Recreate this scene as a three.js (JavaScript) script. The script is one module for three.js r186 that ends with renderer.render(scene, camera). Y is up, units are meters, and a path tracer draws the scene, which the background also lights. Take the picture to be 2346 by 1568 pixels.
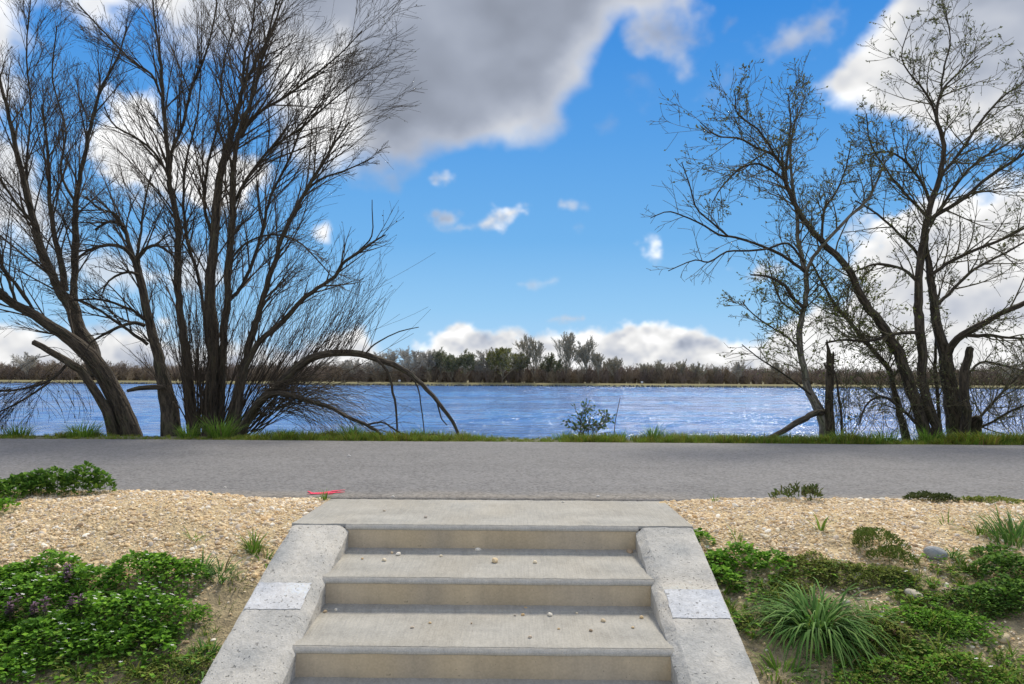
import * as THREE from 'three';
import { toCreasedNormals, mergeGeometries } from 'three/addons/utils/BufferGeometryUtils.js';

// ------------------------------------------------------------------ camera
const scene = new THREE.Scene();
const RAD = Math.PI / 180;
const F = 1806, CX = 1173, CY = 784;                 // photograph measured on a 2346 x 1568 grid
const camera = new THREE.PerspectiveCamera(2 * Math.atan(CY / F) / RAD, 1024 / 684, 0.05, 6000);
camera.position.set(0, 0.61, 0);                     // 0 = level of the road; z = -distance from the photographer
camera.rotation.order = 'YXZ';
camera.rotation.set(2.73 * RAD, 0.57 * RAD, 0.33 * RAD);
camera.updateMatrixWorld(true);
const ray = (px, py) => new THREE.Vector3((px - CX) / F, -(py - CY) / F, -1).applyQuaternion(camera.quaternion).normalize();

// ------------------------------------------------------------------ noise and random
function rng(seed) { let a = seed >>> 0; return () => { a = (a + 0x6D2B79F5) | 0; let t = Math.imul(a ^ (a >>> 15), 1 | a); t = (t + Math.imul(t ^ (t >>> 7), 61 | t)) ^ t; return ((t ^ (t >>> 14)) >>> 0) / 4294967296; }; }
const PT = new Uint8Array(512), VT = new Float32Array(512);
{ const r = rng(7); const p = [...Array(256).keys()]; for (let i = 255; i > 0; i--) { const j = Math.floor(r() * (i + 1)); [p[i], p[j]] = [p[j], p[i]]; } for (let i = 0; i < 512; i++) { PT[i] = p[i & 255]; VT[i] = PT[i] / 255; } }
function vn(x, y, z) {                               // value noise 0..1
  const xi = Math.floor(x), yi = Math.floor(y), zi = Math.floor(z); let fx = x - xi, fy = y - yi, fz = z - zi;
  fx = fx * fx * (3 - 2 * fx); fy = fy * fy * (3 - 2 * fy); fz = fz * fz * (3 - 2 * fz);
  const X = xi & 255, Y = yi & 255, Z = zi & 255, A = PT[X] + Y, B = PT[X + 1] + Y, AA = PT[A] + Z, AB = PT[A + 1] + Z, BA = PT[B] + Z, BB = PT[B + 1] + Z;
  const l = (a, b, t) => a + (b - a) * t;
  return l(l(l(VT[PT[AA]], VT[PT[BA]], fx), l(VT[PT[AB]], VT[PT[BB]], fx), fy), l(l(VT[PT[AA + 1]], VT[PT[BA + 1]], fx), l(VT[PT[AB + 1]], VT[PT[BB + 1]], fx), fy), fz);
}
function fbm(x, y, z, o) { let s = 0, a = 0.5, n = 0; for (let i = 0; i < o; i++) { s += a * vn(x, y, z); n += a; a *= 0.52; x = x * 2.03 + 11.3; y = y * 2.03 + 5.7; z = z * 2.03 + 7.1; } return s / n; }
const clamp = (x, a = 0, b = 1) => Math.min(b, Math.max(a, x));
const sm = (a, b, x) => { const t = clamp((x - a) / (b - a)); return t * t * (3 - 2 * t); };
const mix = (a, b, t) => a + (b - a) * t;

// ------------------------------------------------------------------ sky: air and broken cloud
const azel = (px, py) => { const d = ray(px, py); return [Math.atan2(d.x, -d.z) / RAD, Math.asin(d.y) / RAD]; };
const CLOUDS = [];
// outline (photo grid), edge brightness, core brightness, core depth in degrees, raggedness, softness, opacity, grey tint
function cloud(outline, o) {
  const p = outline.map(([x, y]) => azel(x, y)); const xs = p.map((q) => q[0]), ys = p.map((q) => q[1]);
  CLOUDS.push({ p, x0: Math.min(...xs) - 5, x1: Math.max(...xs) + 5, y0: Math.min(...ys) - 5, y1: Math.max(...ys) + 5, edge: 0.9, core: 0.5, deep: 4, rag: 1.6, soft: 0.9, op: 1, relief: 1.1, f: 9, vary: 0.4, ...o });
}
const oval = (x, y, a, b, turn = 0) => Array.from({ length: 14 }, (_, i) => { const t = i / 14 * 2 * Math.PI, c = Math.cos(turn * RAD), s = Math.sin(turn * RAD), u = a * Math.cos(t), v = b * Math.sin(t); return [x + u * c - v * s, y + u * s + v * c]; });
// low bank over the far shore
cloud([[940, 800], [1000, 762], [1080, 750], [1160, 742], [1250, 748], [1330, 744], [1420, 742], [1520, 738], [1590, 745], [1660, 775], [1760, 772], [1820, 790], [1830, 900], [940, 900]], { edge: 0.98, core: 0.70, deep: 3.2, rag: 0.75, soft: 0.6, relief: 1.7, f: 24, vary: 0.35 });
cloud([[-420, 720], [-100, 735], [200, 745], [420, 760], [640, 770], [800, 775], [880, 800], [900, 900], [-420, 900]], { edge: 0.98, core: 0.82, deep: 3, rag: 1.4, soft: 1.1, relief: 1.4, f: 18, vary: 0.35 });
cloud(oval(1300, 726, 50, 7), { edge: 0.66, core: 0.6, rag: 0.5, soft: 0.5, op: 0.8, f: 30 });
// great grey cloud
cloud([[640, -420], [1700, -420], [1600, -40], [1600, 60], [1545, 20], [1420, 40], [1370, 100], [1345, 190], [1275, 290], [1170, 330], [1070, 352], [985, 395], [915, 428], [850, 415], [790, 385], [720, 340], [640, 250], [600, 60]], { edge: 0.62, core: 0.345, deep: 3.6, rag: 1.9, soft: 1.6, relief: 0.9, f: 6, vary: 0.85 });
cloud([[1440, -30], [1560, 10], [1605, 40], [1622, 95], [1580, 120], [1545, 150], [1490, 140], [1460, 110], [1440, 60]], { edge: 0.66, core: 0.5, deep: 3, rag: 1.8, soft: 2.0, op: 0.85, relief: 1.2, f: 14, vary: 0.4 });
// right-hand clouds
cloud([[2060, -300], [2040, -20], [1985, 60], [1925, 115], [1872, 178], [1895, 232], [1960, 262], [2050, 290], [2200, 330], [2346, 350], [2700, 380], [3000, -300]], { edge: 0.95, core: 0.5, deep: 4.5, rag: 1.4, soft: 1.1, relief: 1.1, f: 12, vary: 0.5 });
cloud([[2020, 440], [2120, 420], [2220, 400], [2346, 395], [2800, 420], [2900, 900], [1800, 900], [1720, 820], [1760, 740], [1900, 690], [1940, 600], [1960, 500]], { edge: 1.02, core: 0.86, deep: 4, rag: 2.2, soft: 1.2, relief: 1.2, f: 14, vary: 0.45 });
cloud(oval(1725, 610, 60, 22, -15), { edge: 0.85, core: 0.7, rag: 1.2, soft: 0.9, op: 0.9, f: 20 });
cloud(oval(1640, 200, 62, 42, -25), { edge: 0.6, core: 0.5, rag: 1.4, soft: 2.2, op: 0.6, f: 16 });
cloud(oval(1830, 70, 105, 34, -32), { edge: 0.66, core: 0.54, rag: 1.6, soft: 2.0, op: 0.72, f: 18 });
cloud(oval(1690, 52, 16, 18), { edge: 0.6, core: 0.5, rag: 1.0, soft: 1.2, op: 0.6, f: 22 });
cloud(oval(1460, 215, 45, 24, 30), { edge: 0.5, core: 0.4, rag: 1.6, soft: 2.4, op: 0.4, f: 18 });
cloud(oval(1390, 290, 26, 14, -20), { edge: 0.5, core: 0.4, rag: 1.2, soft: 1.8, op: 0.4, f: 18 });
// small puffs
cloud(oval(1022, 410, 30, 13), { edge: 0.9, core: 0.75, rag: 0.9, soft: 1.1, op: 0.9, f: 30 });
cloud(oval(1012, 508, 34, 24, 15), { edge: 0.66, core: 0.4, deep: 1.2, rag: 1.0, soft: 1.1, op: 0.9, f: 26 });
cloud(oval(1050, 524, 28, 8, -12), { edge: 0.75, core: 0.6, rag: 0.7, soft: 1.1, op: 0.85, f: 30 });
cloud(oval(1155, 500, 44, 24, -8), { edge: 0.95, core: 0.8, rag: 1.0, soft: 1.0, relief: 1.8, f: 26 });
cloud(oval(1105, 508, 26, 12, -12), { edge: 0.8, core: 0.7, rag: 0.8, soft: 0.9, op: 0.9, f: 26 });
cloud(oval(1300, 487, 30, 12), { edge: 0.8, core: 0.7, rag: 0.9, soft: 1.0, op: 0.75, f: 26 });
cloud(oval(1345, 480, 12, 7), { edge: 0.8, core: 0.7, rag: 0.5, soft: 1.1, op: 0.75, f: 30 });
cloud(oval(1325, 525, 14, 8, -20), { edge: 0.6, core: 0.55, rag: 0.6, soft: 1.0, op: 0.5, f: 30 });
cloud(oval(1488, 570, 28, 24, -20), { edge: 1.0, core: 0.85, rag: 1.0, soft: 1.0, f: 26 });
cloud(oval(1237, 638, 40, 8), { edge: 0.85, core: 0.7, rag: 0.5, soft: 1.0, op: 0.8, f: 30 });
cloud(oval(742, 530, 24, 30, 15), { edge: 1.0, core: 0.9, rag: 0.9, soft: 1.0, f: 24 });
// broken white cloud behind the willows on the left
cloud([[560, 60], [790, 60], [880, 180], [875, 320], [830, 410], [700, 410], [580, 260]], { edge: 0.9, core: 1.15, deep: 2.5, rag: 1.8, soft: 2.6, f: 10 });
cloud([[230, 240], [330, 200], [420, 260], [560, 330], [640, 420], [560, 500], [400, 480], [260, 400], [210, 310]], { edge: 1.1, core: 1.0, rag: 2.6, soft: 1.3, f: 11 });
cloud([[-600, -300], [300, -300], [500, -60], [420, 60], [330, 30], [240, 90], [150, 60], [90, 160], [60, 330], [160, 470], [120, 580], [-600, 600]], { edge: 0.95, core: 0.84, rag: 2.8, soft: 2.0, op: 0.92, f: 10 });
cloud([[300, -60], [520, -80], [640, -60], [620, 60], [560, 130], [440, 120], [330, 90]], { edge: 0.9, core: 0.8, rag: 2.6, soft: 2.0, op: 0.8, f: 10 });
cloud(oval(300, 620, 240, 60), { edge: 0.95, core: 0.9, rag: 2.6, soft: 1.6, op: 0.7, f: 12 });
function inside(P, x, y) {
  let d = 1e9, s = 1;
  for (let i = 0, j = P.length - 1; i < P.length; j = i++) {
    const ax = P[j][0], ay = P[j][1], bx = P[i][0], by = P[i][1], ex = bx - ax, ey = by - ay, wx = x - ax, wy = y - ay;
    const t = clamp((wx * ex + wy * ey) / (ex * ex + ey * ey)), qx = wx - ex * t, qy = wy - ey * t; d = Math.min(d, qx * qx + qy * qy);
    if ((ay > y) !== (by > y) && x < (bx - ax) * (y - ay) / (by - ay) + ax) s = -s;
  }
  return -s * Math.sqrt(d);
}
const AIR = [[0, 0.50, 0.73, 0.95], [5, 0.31, 0.60, 0.91], [10, 0.175, 0.46, 0.85], [17, 0.105, 0.36, 0.80], [27, 0.038, 0.25, 0.73], [50, 0.024, 0.17, 0.58], [90, 0.016, 0.12, 0.46]];
function air(el, out) { let i = 0; while (i < AIR.length - 2 && el > AIR[i + 1][0]) i++; const t = clamp((el - AIR[i][0]) / (AIR[i + 1][0] - AIR[i][0])); for (let k = 0; k < 3; k++) out[k] = mix(AIR[i][k + 1], AIR[i + 1][k + 1], t); }
function makeSky(W, H) {
  const data = new Float32Array(W * H * 4), c = [0, 0, 0];
  for (let j = 0; j < H; j++) {
    const el = ((j + 0.5) / H - 0.5) * 180, y = Math.sin(el * RAD), co = Math.cos(el * RAD);
    for (let i = 0; i < W; i++) {
      const k = (j * W + i) * 4; data[k + 3] = 1;
      if (el < 0) { data[k] = 0.2; data[k + 1] = 0.24; data[k + 2] = 0.26; continue; }
      const a = ((i + 0.5) / W - 0.5) * 2 * Math.PI, x = co * Math.cos(a), z = co * Math.sin(a), az = Math.atan2(x, -z) / RAD;
      air(el, c);
      const lay = (v, o, x, y, z, n) => {
        const al = o.op * sm(-0.25 * o.soft, o.soft, v); if (al <= 0) return;
        const rel = fbm(x * o.f, y * o.f * 1.3 + 0.16, z * o.f, 4) - fbm(x * o.f, y * o.f * 1.3 - 0.16, z * o.f, 4);
        const big = fbm(x * 5 + 3, y * 7, z * 5, 4) - 0.5;
        let L = mix(o.edge, o.core, sm(0, o.deep, v)); L = Math.max(0.2, L * (1 + rel * o.relief + big * (o.vary ?? 0.5) + (fbm(x * 17 + 40, y * 23, z * 17, 4) - 0.5) * 0.32)); L = Math.min(L, 1.25);
        const blue = sm(0.9, 0.35, L);
        c[0] = mix(c[0], L * (1 - 0.13 * blue), al); c[1] = mix(c[1], L * (1 - 0.03 * blue), al); c[2] = mix(c[2], L * (1 + 0.19 * blue), al);
      };
      const off = Math.max(sm(37, 46, Math.abs(az)), sm(28, 36, el));       // beyond the outlined clouds: unseen cover, made denser and brighter to add fill light
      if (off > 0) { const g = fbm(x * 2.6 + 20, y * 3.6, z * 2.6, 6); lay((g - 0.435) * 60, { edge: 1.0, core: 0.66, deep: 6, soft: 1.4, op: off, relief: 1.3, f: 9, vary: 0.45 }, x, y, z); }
      if (Math.abs(az) < 60 && el < 50) {
        const wx = (fbm(x * 14, y * 14, z * 14 + 9, 3) - 0.5) * 3.2, wy = (fbm(x * 14 + 31, y * 14, z * 14, 3) - 0.5) * 2.4;
        for (const o of CLOUDS) {
          if (az < o.x0 || az > o.x1 || el < o.y0 || el > o.y1) continue;
          const s = inside(o.p, az + wx * Math.min(1, o.rag), el + wy * Math.min(1, o.rag)); if (s < -o.rag * 1.2) continue;
          const n = fbm(x * o.f * 2.2, y * o.f * 2.6, z * o.f * 2.2, 5) - 0.5; lay(s + n * 2 * o.rag, o, x, y, z);
        }
      }
      data[k] = c[0]; data[k + 1] = c[1]; data[k + 2] = c[2];
    }
  }
  const t = new THREE.DataTexture(data, W, H, THREE.RGBAFormat, THREE.FloatType); t.mapping = THREE.EquirectangularReflectionMapping; t.magFilter = THREE.LinearFilter; t.needsUpdate = true; return t;
}
const SKYW = 4096;
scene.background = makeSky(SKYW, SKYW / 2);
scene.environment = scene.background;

// ------------------------------------------------------------------ sun, veiled by cloud: ahead and to the right
const sun = new THREE.DirectionalLight(new THREE.Color(1, 0.92, 0.77), 3.3);
{ const az = 22 * RAD, el = 52 * RAD; sun.position.set(Math.sin(az) * Math.cos(el) * 60, Math.sin(el) * 60, -Math.cos(az) * Math.cos(el) * 60); }
sun.castShadow = true; sun.shadow.radius = 22; sun.shadow.mapSize.set(4096, 4096);
Object.assign(sun.shadow.camera, { left: -25, right: 25, top: 25, bottom: -25, near: 1, far: 150 });
scene.add(sun, sun.target);
const renderer = new THREE.WebGLRenderer({ antialias: true });
renderer.toneMapping = THREE.LinearToneMapping; renderer.toneMappingExposure = 1.0;
renderer.shadowMap.enabled = true;

// ------------------------------------------------------------------ helpers
const taken = {};
const numbered = (n) => { const k = taken[n] = (taken[n] ?? -1) + 1; return k ? `${n}_${String(k).padStart(3, '0')}` : n; };
function tag(o, label, category, group) { o.userData.label = label; o.userData.category = category; if (group) o.userData.group = group; return o; }
function group(name, at) { const g = new THREE.Group(); g.name = numbered(name); g.position.copy(at); scene.add(g); return g; }
function mesh(name, geo, mat, parent = scene, kind) { const m = new THREE.Mesh(geo, mat); m.name = parent === scene ? numbered(name) : name; m.castShadow = m.receiveShadow = true; if (kind) m.userData.kind = kind; parent.add(m); return m; }
const lin = (r, g, b) => new THREE.Color().setRGB(r, g, b);
function tex(size, fn, srgb = true, h = size) {      // fn(u, v, x, y) -> [r, g, b] linear-looking values 0..1 (already display-coded when srgb)
  const d = new Uint8Array(size * h * 4);
  for (let y = 0; y < h; y++) for (let x = 0; x < size; x++) { const c = fn(x / size, y / h, x, y), k = (y * size + x) * 4; d[k] = clamp(c[0]) * 255; d[k + 1] = clamp(c[1]) * 255; d[k + 2] = clamp(c[2]) * 255; d[k + 3] = 255; }
  const t = new THREE.DataTexture(d, size, h); t.wrapS = t.wrapT = THREE.RepeatWrapping; t.magFilter = THREE.LinearFilter; t.minFilter = THREE.LinearMipmapLinearFilter; t.generateMipmaps = true;
  if (srgb) t.colorSpace = THREE.SRGBColorSpace; t.needsUpdate = true; return t;
}
const enc = (c) => c.map((v) => (v <= 0.0031308 ? v * 12.92 : 1.055 * Math.pow(v, 1 / 2.4) - 0.055));
// tiling noise: value noise on a wrapped lattice
function tnoise(seed) { const r = rng(seed), N = 256, T = new Float32Array(N * N).map(() => r()); return (u, v, fx, fy) => { const x = u * fx, y = v * fy, xi = Math.floor(x), yi = Math.floor(y); let a = x - xi, b = y - yi; a = a * a * (3 - 2 * a); b = b * b * (3 - 2 * b); const g = (i, j) => T[(((i % fx) + fx) % fx) % N + ((((j % fy) + fy) % fy) % N) * N]; return mix(mix(g(xi, yi), g(xi + 1, yi), a), mix(g(xi, yi + 1), g(xi + 1, yi + 1), a), b); }; }
class Geo {
  constructor() { this.p = []; this.n = []; this.u = []; this.c = []; this.i = []; }
  get count() { return this.p.length / 3; }
  v(x, y, z, u = 0, w = 0, c) { this.p.push(x, y, z); this.u.push(u, w); if (c) this.c.push(c[0], c[1], c[2]); return this.p.length / 3 - 1; }
  build(o = new THREE.Vector3()) {
    const g = new THREE.BufferGeometry(), p = new Float32Array(this.p); for (let k = 0; k < p.length; k += 3) { p[k] -= o.x; p[k + 1] -= o.y; p[k + 2] -= o.z; }
    g.setAttribute('position', new THREE.BufferAttribute(p, 3)); g.setAttribute('uv', new THREE.BufferAttribute(new Float32Array(this.u), 2));
    if (this.c.length) g.setAttribute('color', new THREE.BufferAttribute(new Float32Array(this.c), 3));
    g.setIndex(new THREE.BufferAttribute(new Uint32Array(this.i), 1));
    if (this.n.length) g.setAttribute('normal', new THREE.BufferAttribute(new Float32Array(this.n), 3)); else g.computeVertexNormals();
    return g;
  }
}
// sheet over a grid: xs, zs, height(x, z); uv in metres; color(x, z, y)
function sheet(xs, zs, height, color, skip) {
  const g = new Geo(), w = xs.length;
  for (const z of zs) for (const x of xs) { const y = height(x, z); g.v(x, y, z, x, -z, color && color(x, z, y)); }
  for (let j = 0; j < zs.length - 1; j++) for (let i = 0; i < w - 1; i++) { if (skip && skip((xs[i] + xs[i + 1]) / 2, (zs[j] + zs[j + 1]) / 2)) continue; const a = j * w + i; g.i.push(a, a + w, a + 1, a + 1, a + w, a + w + 1); }
  return g.build();
}
const span = (a, b, n) => Array.from({ length: n + 1 }, (_, i) => a + (b - a) * i / n);
// skin over rows of points (all rows equally long); uv(row, col, p)
function skin(rows, uv, crease = 0.7) {
  const g = new Geo(), w = rows[0].length; rows.forEach((r, j) => r.forEach((p, i) => { const [u, v] = uv(j, i, p); g.v(p[0], p[1], p[2], u, v); }));
  for (let j = 0; j < rows.length - 1; j++) for (let i = 0; i < w - 1; i++) { const a = j * w + i; g.i.push(a, a + 1, a + w, a + 1, a + w + 1, a + w); }
  return toCreasedNormals(g.build(), crease);
}

// ------------------------------------------------------------------ lie of the land
const ROAD_NEAR = -4.06, ROAD_FAR = -7.78, WATER = -2.0, FAR_SHORE = -311;
const NOSE = -3.32, TREAD = 0.38, RISE = 0.125, SLOPE = RISE / TREAD;
const SX0 = -0.955, SX1 = 0.73, SI0 = -0.713, SI1 = 0.487;      // outer and inner faces of the stair walls
const STEPS = 9, FALL = 0.022;
function bankY(x, z) {                                // near side of the embankment, between the road and the photographer
  const s = z - (NOSE - 0.12); let y = -SLOPE * 0.5 * (s + Math.sqrt(s * s + 0.02));
  const out = x < 0 ? SX0 - x : x - SX1;              // distance from the stair wall
  y -= 0.03 * sm(0.5, 0, out) * sm(-4.0, -3.3, z);
  const n = fbm(x * 2.3 + 5, 2.2, z * 2.3, 3) - 0.5, f = fbm(x * 14, 1.7, z * 14, 3) - 0.5;
  y += n * 0.07 * sm(0.0, 0.4, out) * sm(-4.0, -3.5, z) + f * 0.016;
  if (x < 0) y += 0.052 * sm(0.10, 0.75, out) * sm(-4.05, -3.9, z) * sm(-2.9, -3.7, z); else y += 0.018 * sm(0.05, 0.4, out) * sm(-3.3, -3.9, z);
  return Math.max(y, -1.2 + f * 0.02);
}
function landY(z) {
  if (z > -0.05) return -1.2; if (z > ROAD_NEAR) return -0.35 - 0.9 * sm(-3.6, -0.4, z);
  if (z > -7.9) return -0.08; if (z > -8.35) return -0.012;
  if (z > -14) return mix(-0.012, -3.2, clamp((-8.35 - z) / 5.65)); if (z > FAR_SHORE + 4) return -3.2;
  if (z > FAR_SHORE - 4) return mix(-3.2, -0.75, (FAR_SHORE + 4 - z) / 8); if (z > FAR_SHORE - 9) return -0.7;
  return -0.95 - 0.15 * vn(z * 0.02, 3, 4);
}
{ // one ground sheet out to the horizon
  const zs = [900, 300, 60, 20, 6, 0, -0.05, -0.4, -1, -2, -3, -4.05, -4.1, -6, -7.85, -7.95, -8.1, -8.35, -8.7, -9.3, -10, -11, -12, -13, -14, -20, -100, -250, FAR_SHORE + 5, FAR_SHORE + 3, FAR_SHORE + 1, FAR_SHORE - 1, FAR_SHORE - 3, FAR_SHORE - 4.5, FAR_SHORE - 6, FAR_SHORE - 8.5, FAR_SHORE - 10, FAR_SHORE - 30, -500, -900, -2500];
  const xs = [-2500, -900, -400, ...span(-200, 200, 100), 400, 900, 2500];
  const g = sheet(xs, zs.slice().reverse().reverse(), (x, z) => landY(z) + (z < -8.4 && z > -14 ? (vn(x * 0.7, 0, z) - 0.5) * 0.15 : 0), (x, z) => { const n = fbm(x * 0.06, 2, z * 0.3, 4); if (z < FAR_SHORE - 2) return [0.17 + 0.12 * n, 0.155 + 0.1 * n, 0.075 + 0.05 * n]; return z > 0 ? [0.3 + 0.1 * n, 0.26 + 0.1 * n, 0.17 + 0.06 * n] : [0.1 + 0.08 * n, 0.1 + 0.09 * n, 0.05 + 0.04 * n]; });  // unseen soil behind the camera lightened to bounce light onto the risers
  const gi = g.index.array; for (let k = 0; k < gi.length; k += 3) { const t = gi[k + 1]; gi[k + 1] = gi[k + 2]; gi[k + 2] = t; } g.computeVertexNormals(); { const n = g.attributes.normal.array; if (n[1] < 0) { for (let k = 0; k < gi.length; k += 3) { const t = gi[k + 1]; gi[k + 1] = gi[k + 2]; gi[k + 2] = t; } g.computeVertexNormals(); } }
  mesh('ground', g, new THREE.MeshStandardMaterial({ vertexColors: true, roughness: 1 }), scene, 'structure');
}

// ------------------------------------------------------------------ surfaces
const T1 = tnoise(11), T2 = tnoise(12), T3 = tnoise(13), T4 = tnoise(14);
const asphaltMap = tex(1024, (u, v) => { const f = T1(u, v, 250, 250), m = T2(u, v, 120, 120), c = T3(u, v, 9, 9), s = T4(u, v, 200, 200); let l = 0.80 + (f - 0.5) * 0.5 + (m - 0.5) * 0.45 + (c - 0.5) * 0.10; if (s > 0.93) l += 0.22; if (s < 0.05) l -= 0.3; return enc([l, l * 0.985, l * 0.985]); });
const asphaltBump = tex(1024, (u, v) => { const l = 0.5 * T1(u, v, 250, 250) + 0.5 * T2(u, v, 120, 120); return [l, l, l]; }, false);
const concreteMap = tex(1024, (u, v) => {              // cast concrete: blotches, pits, sand grains
  const f = T1(u, v, 240, 240), m = T2(u, v, 60, 60), c = T3(u, v, 11, 11), b = T4(u, v, 4, 4), p = T2(u + 0.3, v + 0.1, 150, 150), q = T3(u + 0.37, v + 0.2, 5, 5);
  let l = 0.84 + (f - 0.5) * 0.2 + (m - 0.5) * 0.14 + (c - 0.5) * 0.3 + (b - 0.5) * 0.24; const pit = p < 0.07 + 0.10 * q ? 0.36 : 0; if (T1(u + 0.5, v, 130, 130) > 0.965) l += 0.38; l -= pit;
  const w = 0.04 * (c - 0.4) + 0.07 * (b - 0.3); return enc([l + w, l, l - w * 1.4 - 0.01]);
});
const concreteBump = tex(1024, (u, v) => { const f = T1(u, v, 240, 240), m = T2(u, v, 60, 60), p = T2(u + 0.3, v + 0.1, 150, 150), q = T3(u + 0.37, v + 0.2, 5, 5); const l = 0.45 + 0.25 * f + 0.3 * m - (p < 0.055 + 0.06 * q ? 0.5 : 0); return [l, l, l]; }, false);
const formedMap = tex(1024, (u, v) => {                // risers: smooth cast face with cement blooms and tan stains, few holes
  const f = T1(u, v, 200, 200), c = T2(u, v, 9, 7), b = T3(u, v, 4, 5), d = T4(u, v, 22, 16), p = T2(u + 0.4, v + 0.3, 110, 110), e = T1(u + 0.2, v, 60, 5);
  let l = 0.82 + (f - 0.5) * 0.12 + (c - 0.5) * 0.2 + (d - 0.5) * 0.12 + (e - 0.5) * 0.05; if (p < 0.022) l -= 0.4; const w = 0.16 * (b - 0.45) + 0.08 * (c - 0.5); return enc([l + w * 0.4, l, l - w * 1.1]);
});
const brushedMap = tex(1024, (u, v) => {               // treads: broomed from back to front
  const s = T1(u + 0.012 * T4(u, v, 9, 9), v, 230, 14), s2 = T2(u, v, 120, 20), f = T3(u, v, 240, 240), c = T4(u, v, 7, 9), p = T2(u + 0.2, v, 90, 60), d = T3(u, v + 0.4, 22, 5);
  let l = 0.87 + (s - 0.5) * 0.085 + (s2 - 0.5) * 0.06 + (f - 0.5) * 0.2 + (c - 0.5) * 0.2 + (T1(u, v, 40, 40) - 0.5) * 0.1; if (p < 0.02) l -= 0.22; if (d > 0.8) l -= 0.5 * (d - 0.8);
  const w = 0.035 * (T1(u + 0.1, v + 0.6, 6, 5) - 0.35); return enc([l + w, l, l - 1.6 * w]);
});
const brushedBump = tex(1024, (u, v) => { const l = 0.6 * T1(u, v, 230, 7) + 0.25 * T2(u, v, 120, 12) + 0.15 * T3(u, v, 240, 240); return [l, l, l]; }, false);
const soilMap = tex(1024, (u, v) => { const f = T1(u, v, 220, 220), m = T2(u, v, 70, 70), c = T3(u, v, 14, 14); const l = 0.78 + (f - 0.5) * 0.4 + (m - 0.5) * 0.34 + (c - 0.5) * 0.22; return enc([l, l * 0.98, l * 0.95]); });
const soilBump = tex(1024, (u, v) => { const l = 0.3 * T1(u, v, 220, 220) + 0.45 * T2(u, v, 70, 70) + 0.25 * T3(u, v, 14, 14); return [l, l, l]; }, false);
const barkMap = tex(512, (u, v) => { const a = T1(u, v, 26, 7), b = T2(u, v, 60, 22), c = T3(u, v, 7, 5), f = T4(u, v, 140, 90); const ridge = sm(0.25, 0.7, a * 0.65 + b * 0.35); const l = 0.35 + 0.55 * ridge + (f - 0.5) * 0.25; const g = sm(0.5, 0.8, c) * 0.25; return enc([l * (1 - g * 0.35), l * (1 + g * 0.08), l * (1 - g * 0.5)]); });
const barkBump = tex(512, (u, v) => { const a = T1(u, v, 26, 7), b = T2(u, v, 60, 22); const l = sm(0.2, 0.75, a * 0.65 + b * 0.35); return [l, l, l]; }, false);
const std = (o) => new THREE.MeshStandardMaterial({ roughness: 0.92, ...o });
const rep = (t, k) => { const c = t.clone(); c.repeat.set(k, k); c.needsUpdate = true; return c; };
const M = {
  asphalt: std({ map: rep(asphaltMap, 0.55), bumpMap: asphaltBump, bumpScale: 0.003, color: lin(0.25, 0.246, 0.243), vertexColors: true }),
  concrete: std({ map: concreteMap, bumpMap: concreteBump, bumpScale: 0.004, color: lin(0.60, 0.585, 0.55) }),
  tread: std({ map: brushedMap, bumpMap: brushedBump, bumpScale: 0.0016, color: lin(0.455, 0.435, 0.385) }),
  riser: std({ map: formedMap, bumpMap: concreteBump, bumpScale: 0.001, color: lin(0.66, 0.54, 0.375) }),
  nosing: std({ map: rep(brushedMap, 1.7), bumpMap: concreteBump, bumpScale: 0.0015, color: lin(0.58, 0.55, 0.49) }),
  white: std({ map: concreteMap, bumpMap: concreteBump, bumpScale: 0.0025, color: lin(0.68, 0.705, 0.755), roughness: 0.8 }),
  soil: std({ map: soilMap, bumpMap: soilBump, bumpScale: 0.012, vertexColors: true, roughness: 1 }),
  stone: std({ roughness: 0.95 }),
  grass: new THREE.MeshPhysicalMaterial({ vertexColors: true, roughness: 0.9, transmission: 0.3, thickness: 0, specularIntensity: 0.25 }),
  leaf: new THREE.MeshPhysicalMaterial({ vertexColors: true, roughness: 0.9, transmission: 0.3, thickness: 0, specularIntensity: 0.25 }),
  petal: std({ color: lin(0.8, 0.8, 0.76), roughness: 0.8 }),
  mauve: std({ color: lin(0.34, 0.2, 0.3), roughness: 0.8 }),
  bark: std({ map: barkMap, bumpMap: barkBump, bumpScale: 0.012, color: lin(0.12, 0.094, 0.066) }),
  paleBark: std({ map: barkMap, bumpMap: barkBump, bumpScale: 0.006, color: lin(0.33, 0.295, 0.25) }),
  twig: std({ color: lin(0.07, 0.052, 0.034), roughness: 0.8 }),
  twigGreen: std({ color: lin(0.098, 0.085, 0.045), roughness: 0.8 }),
};

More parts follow.
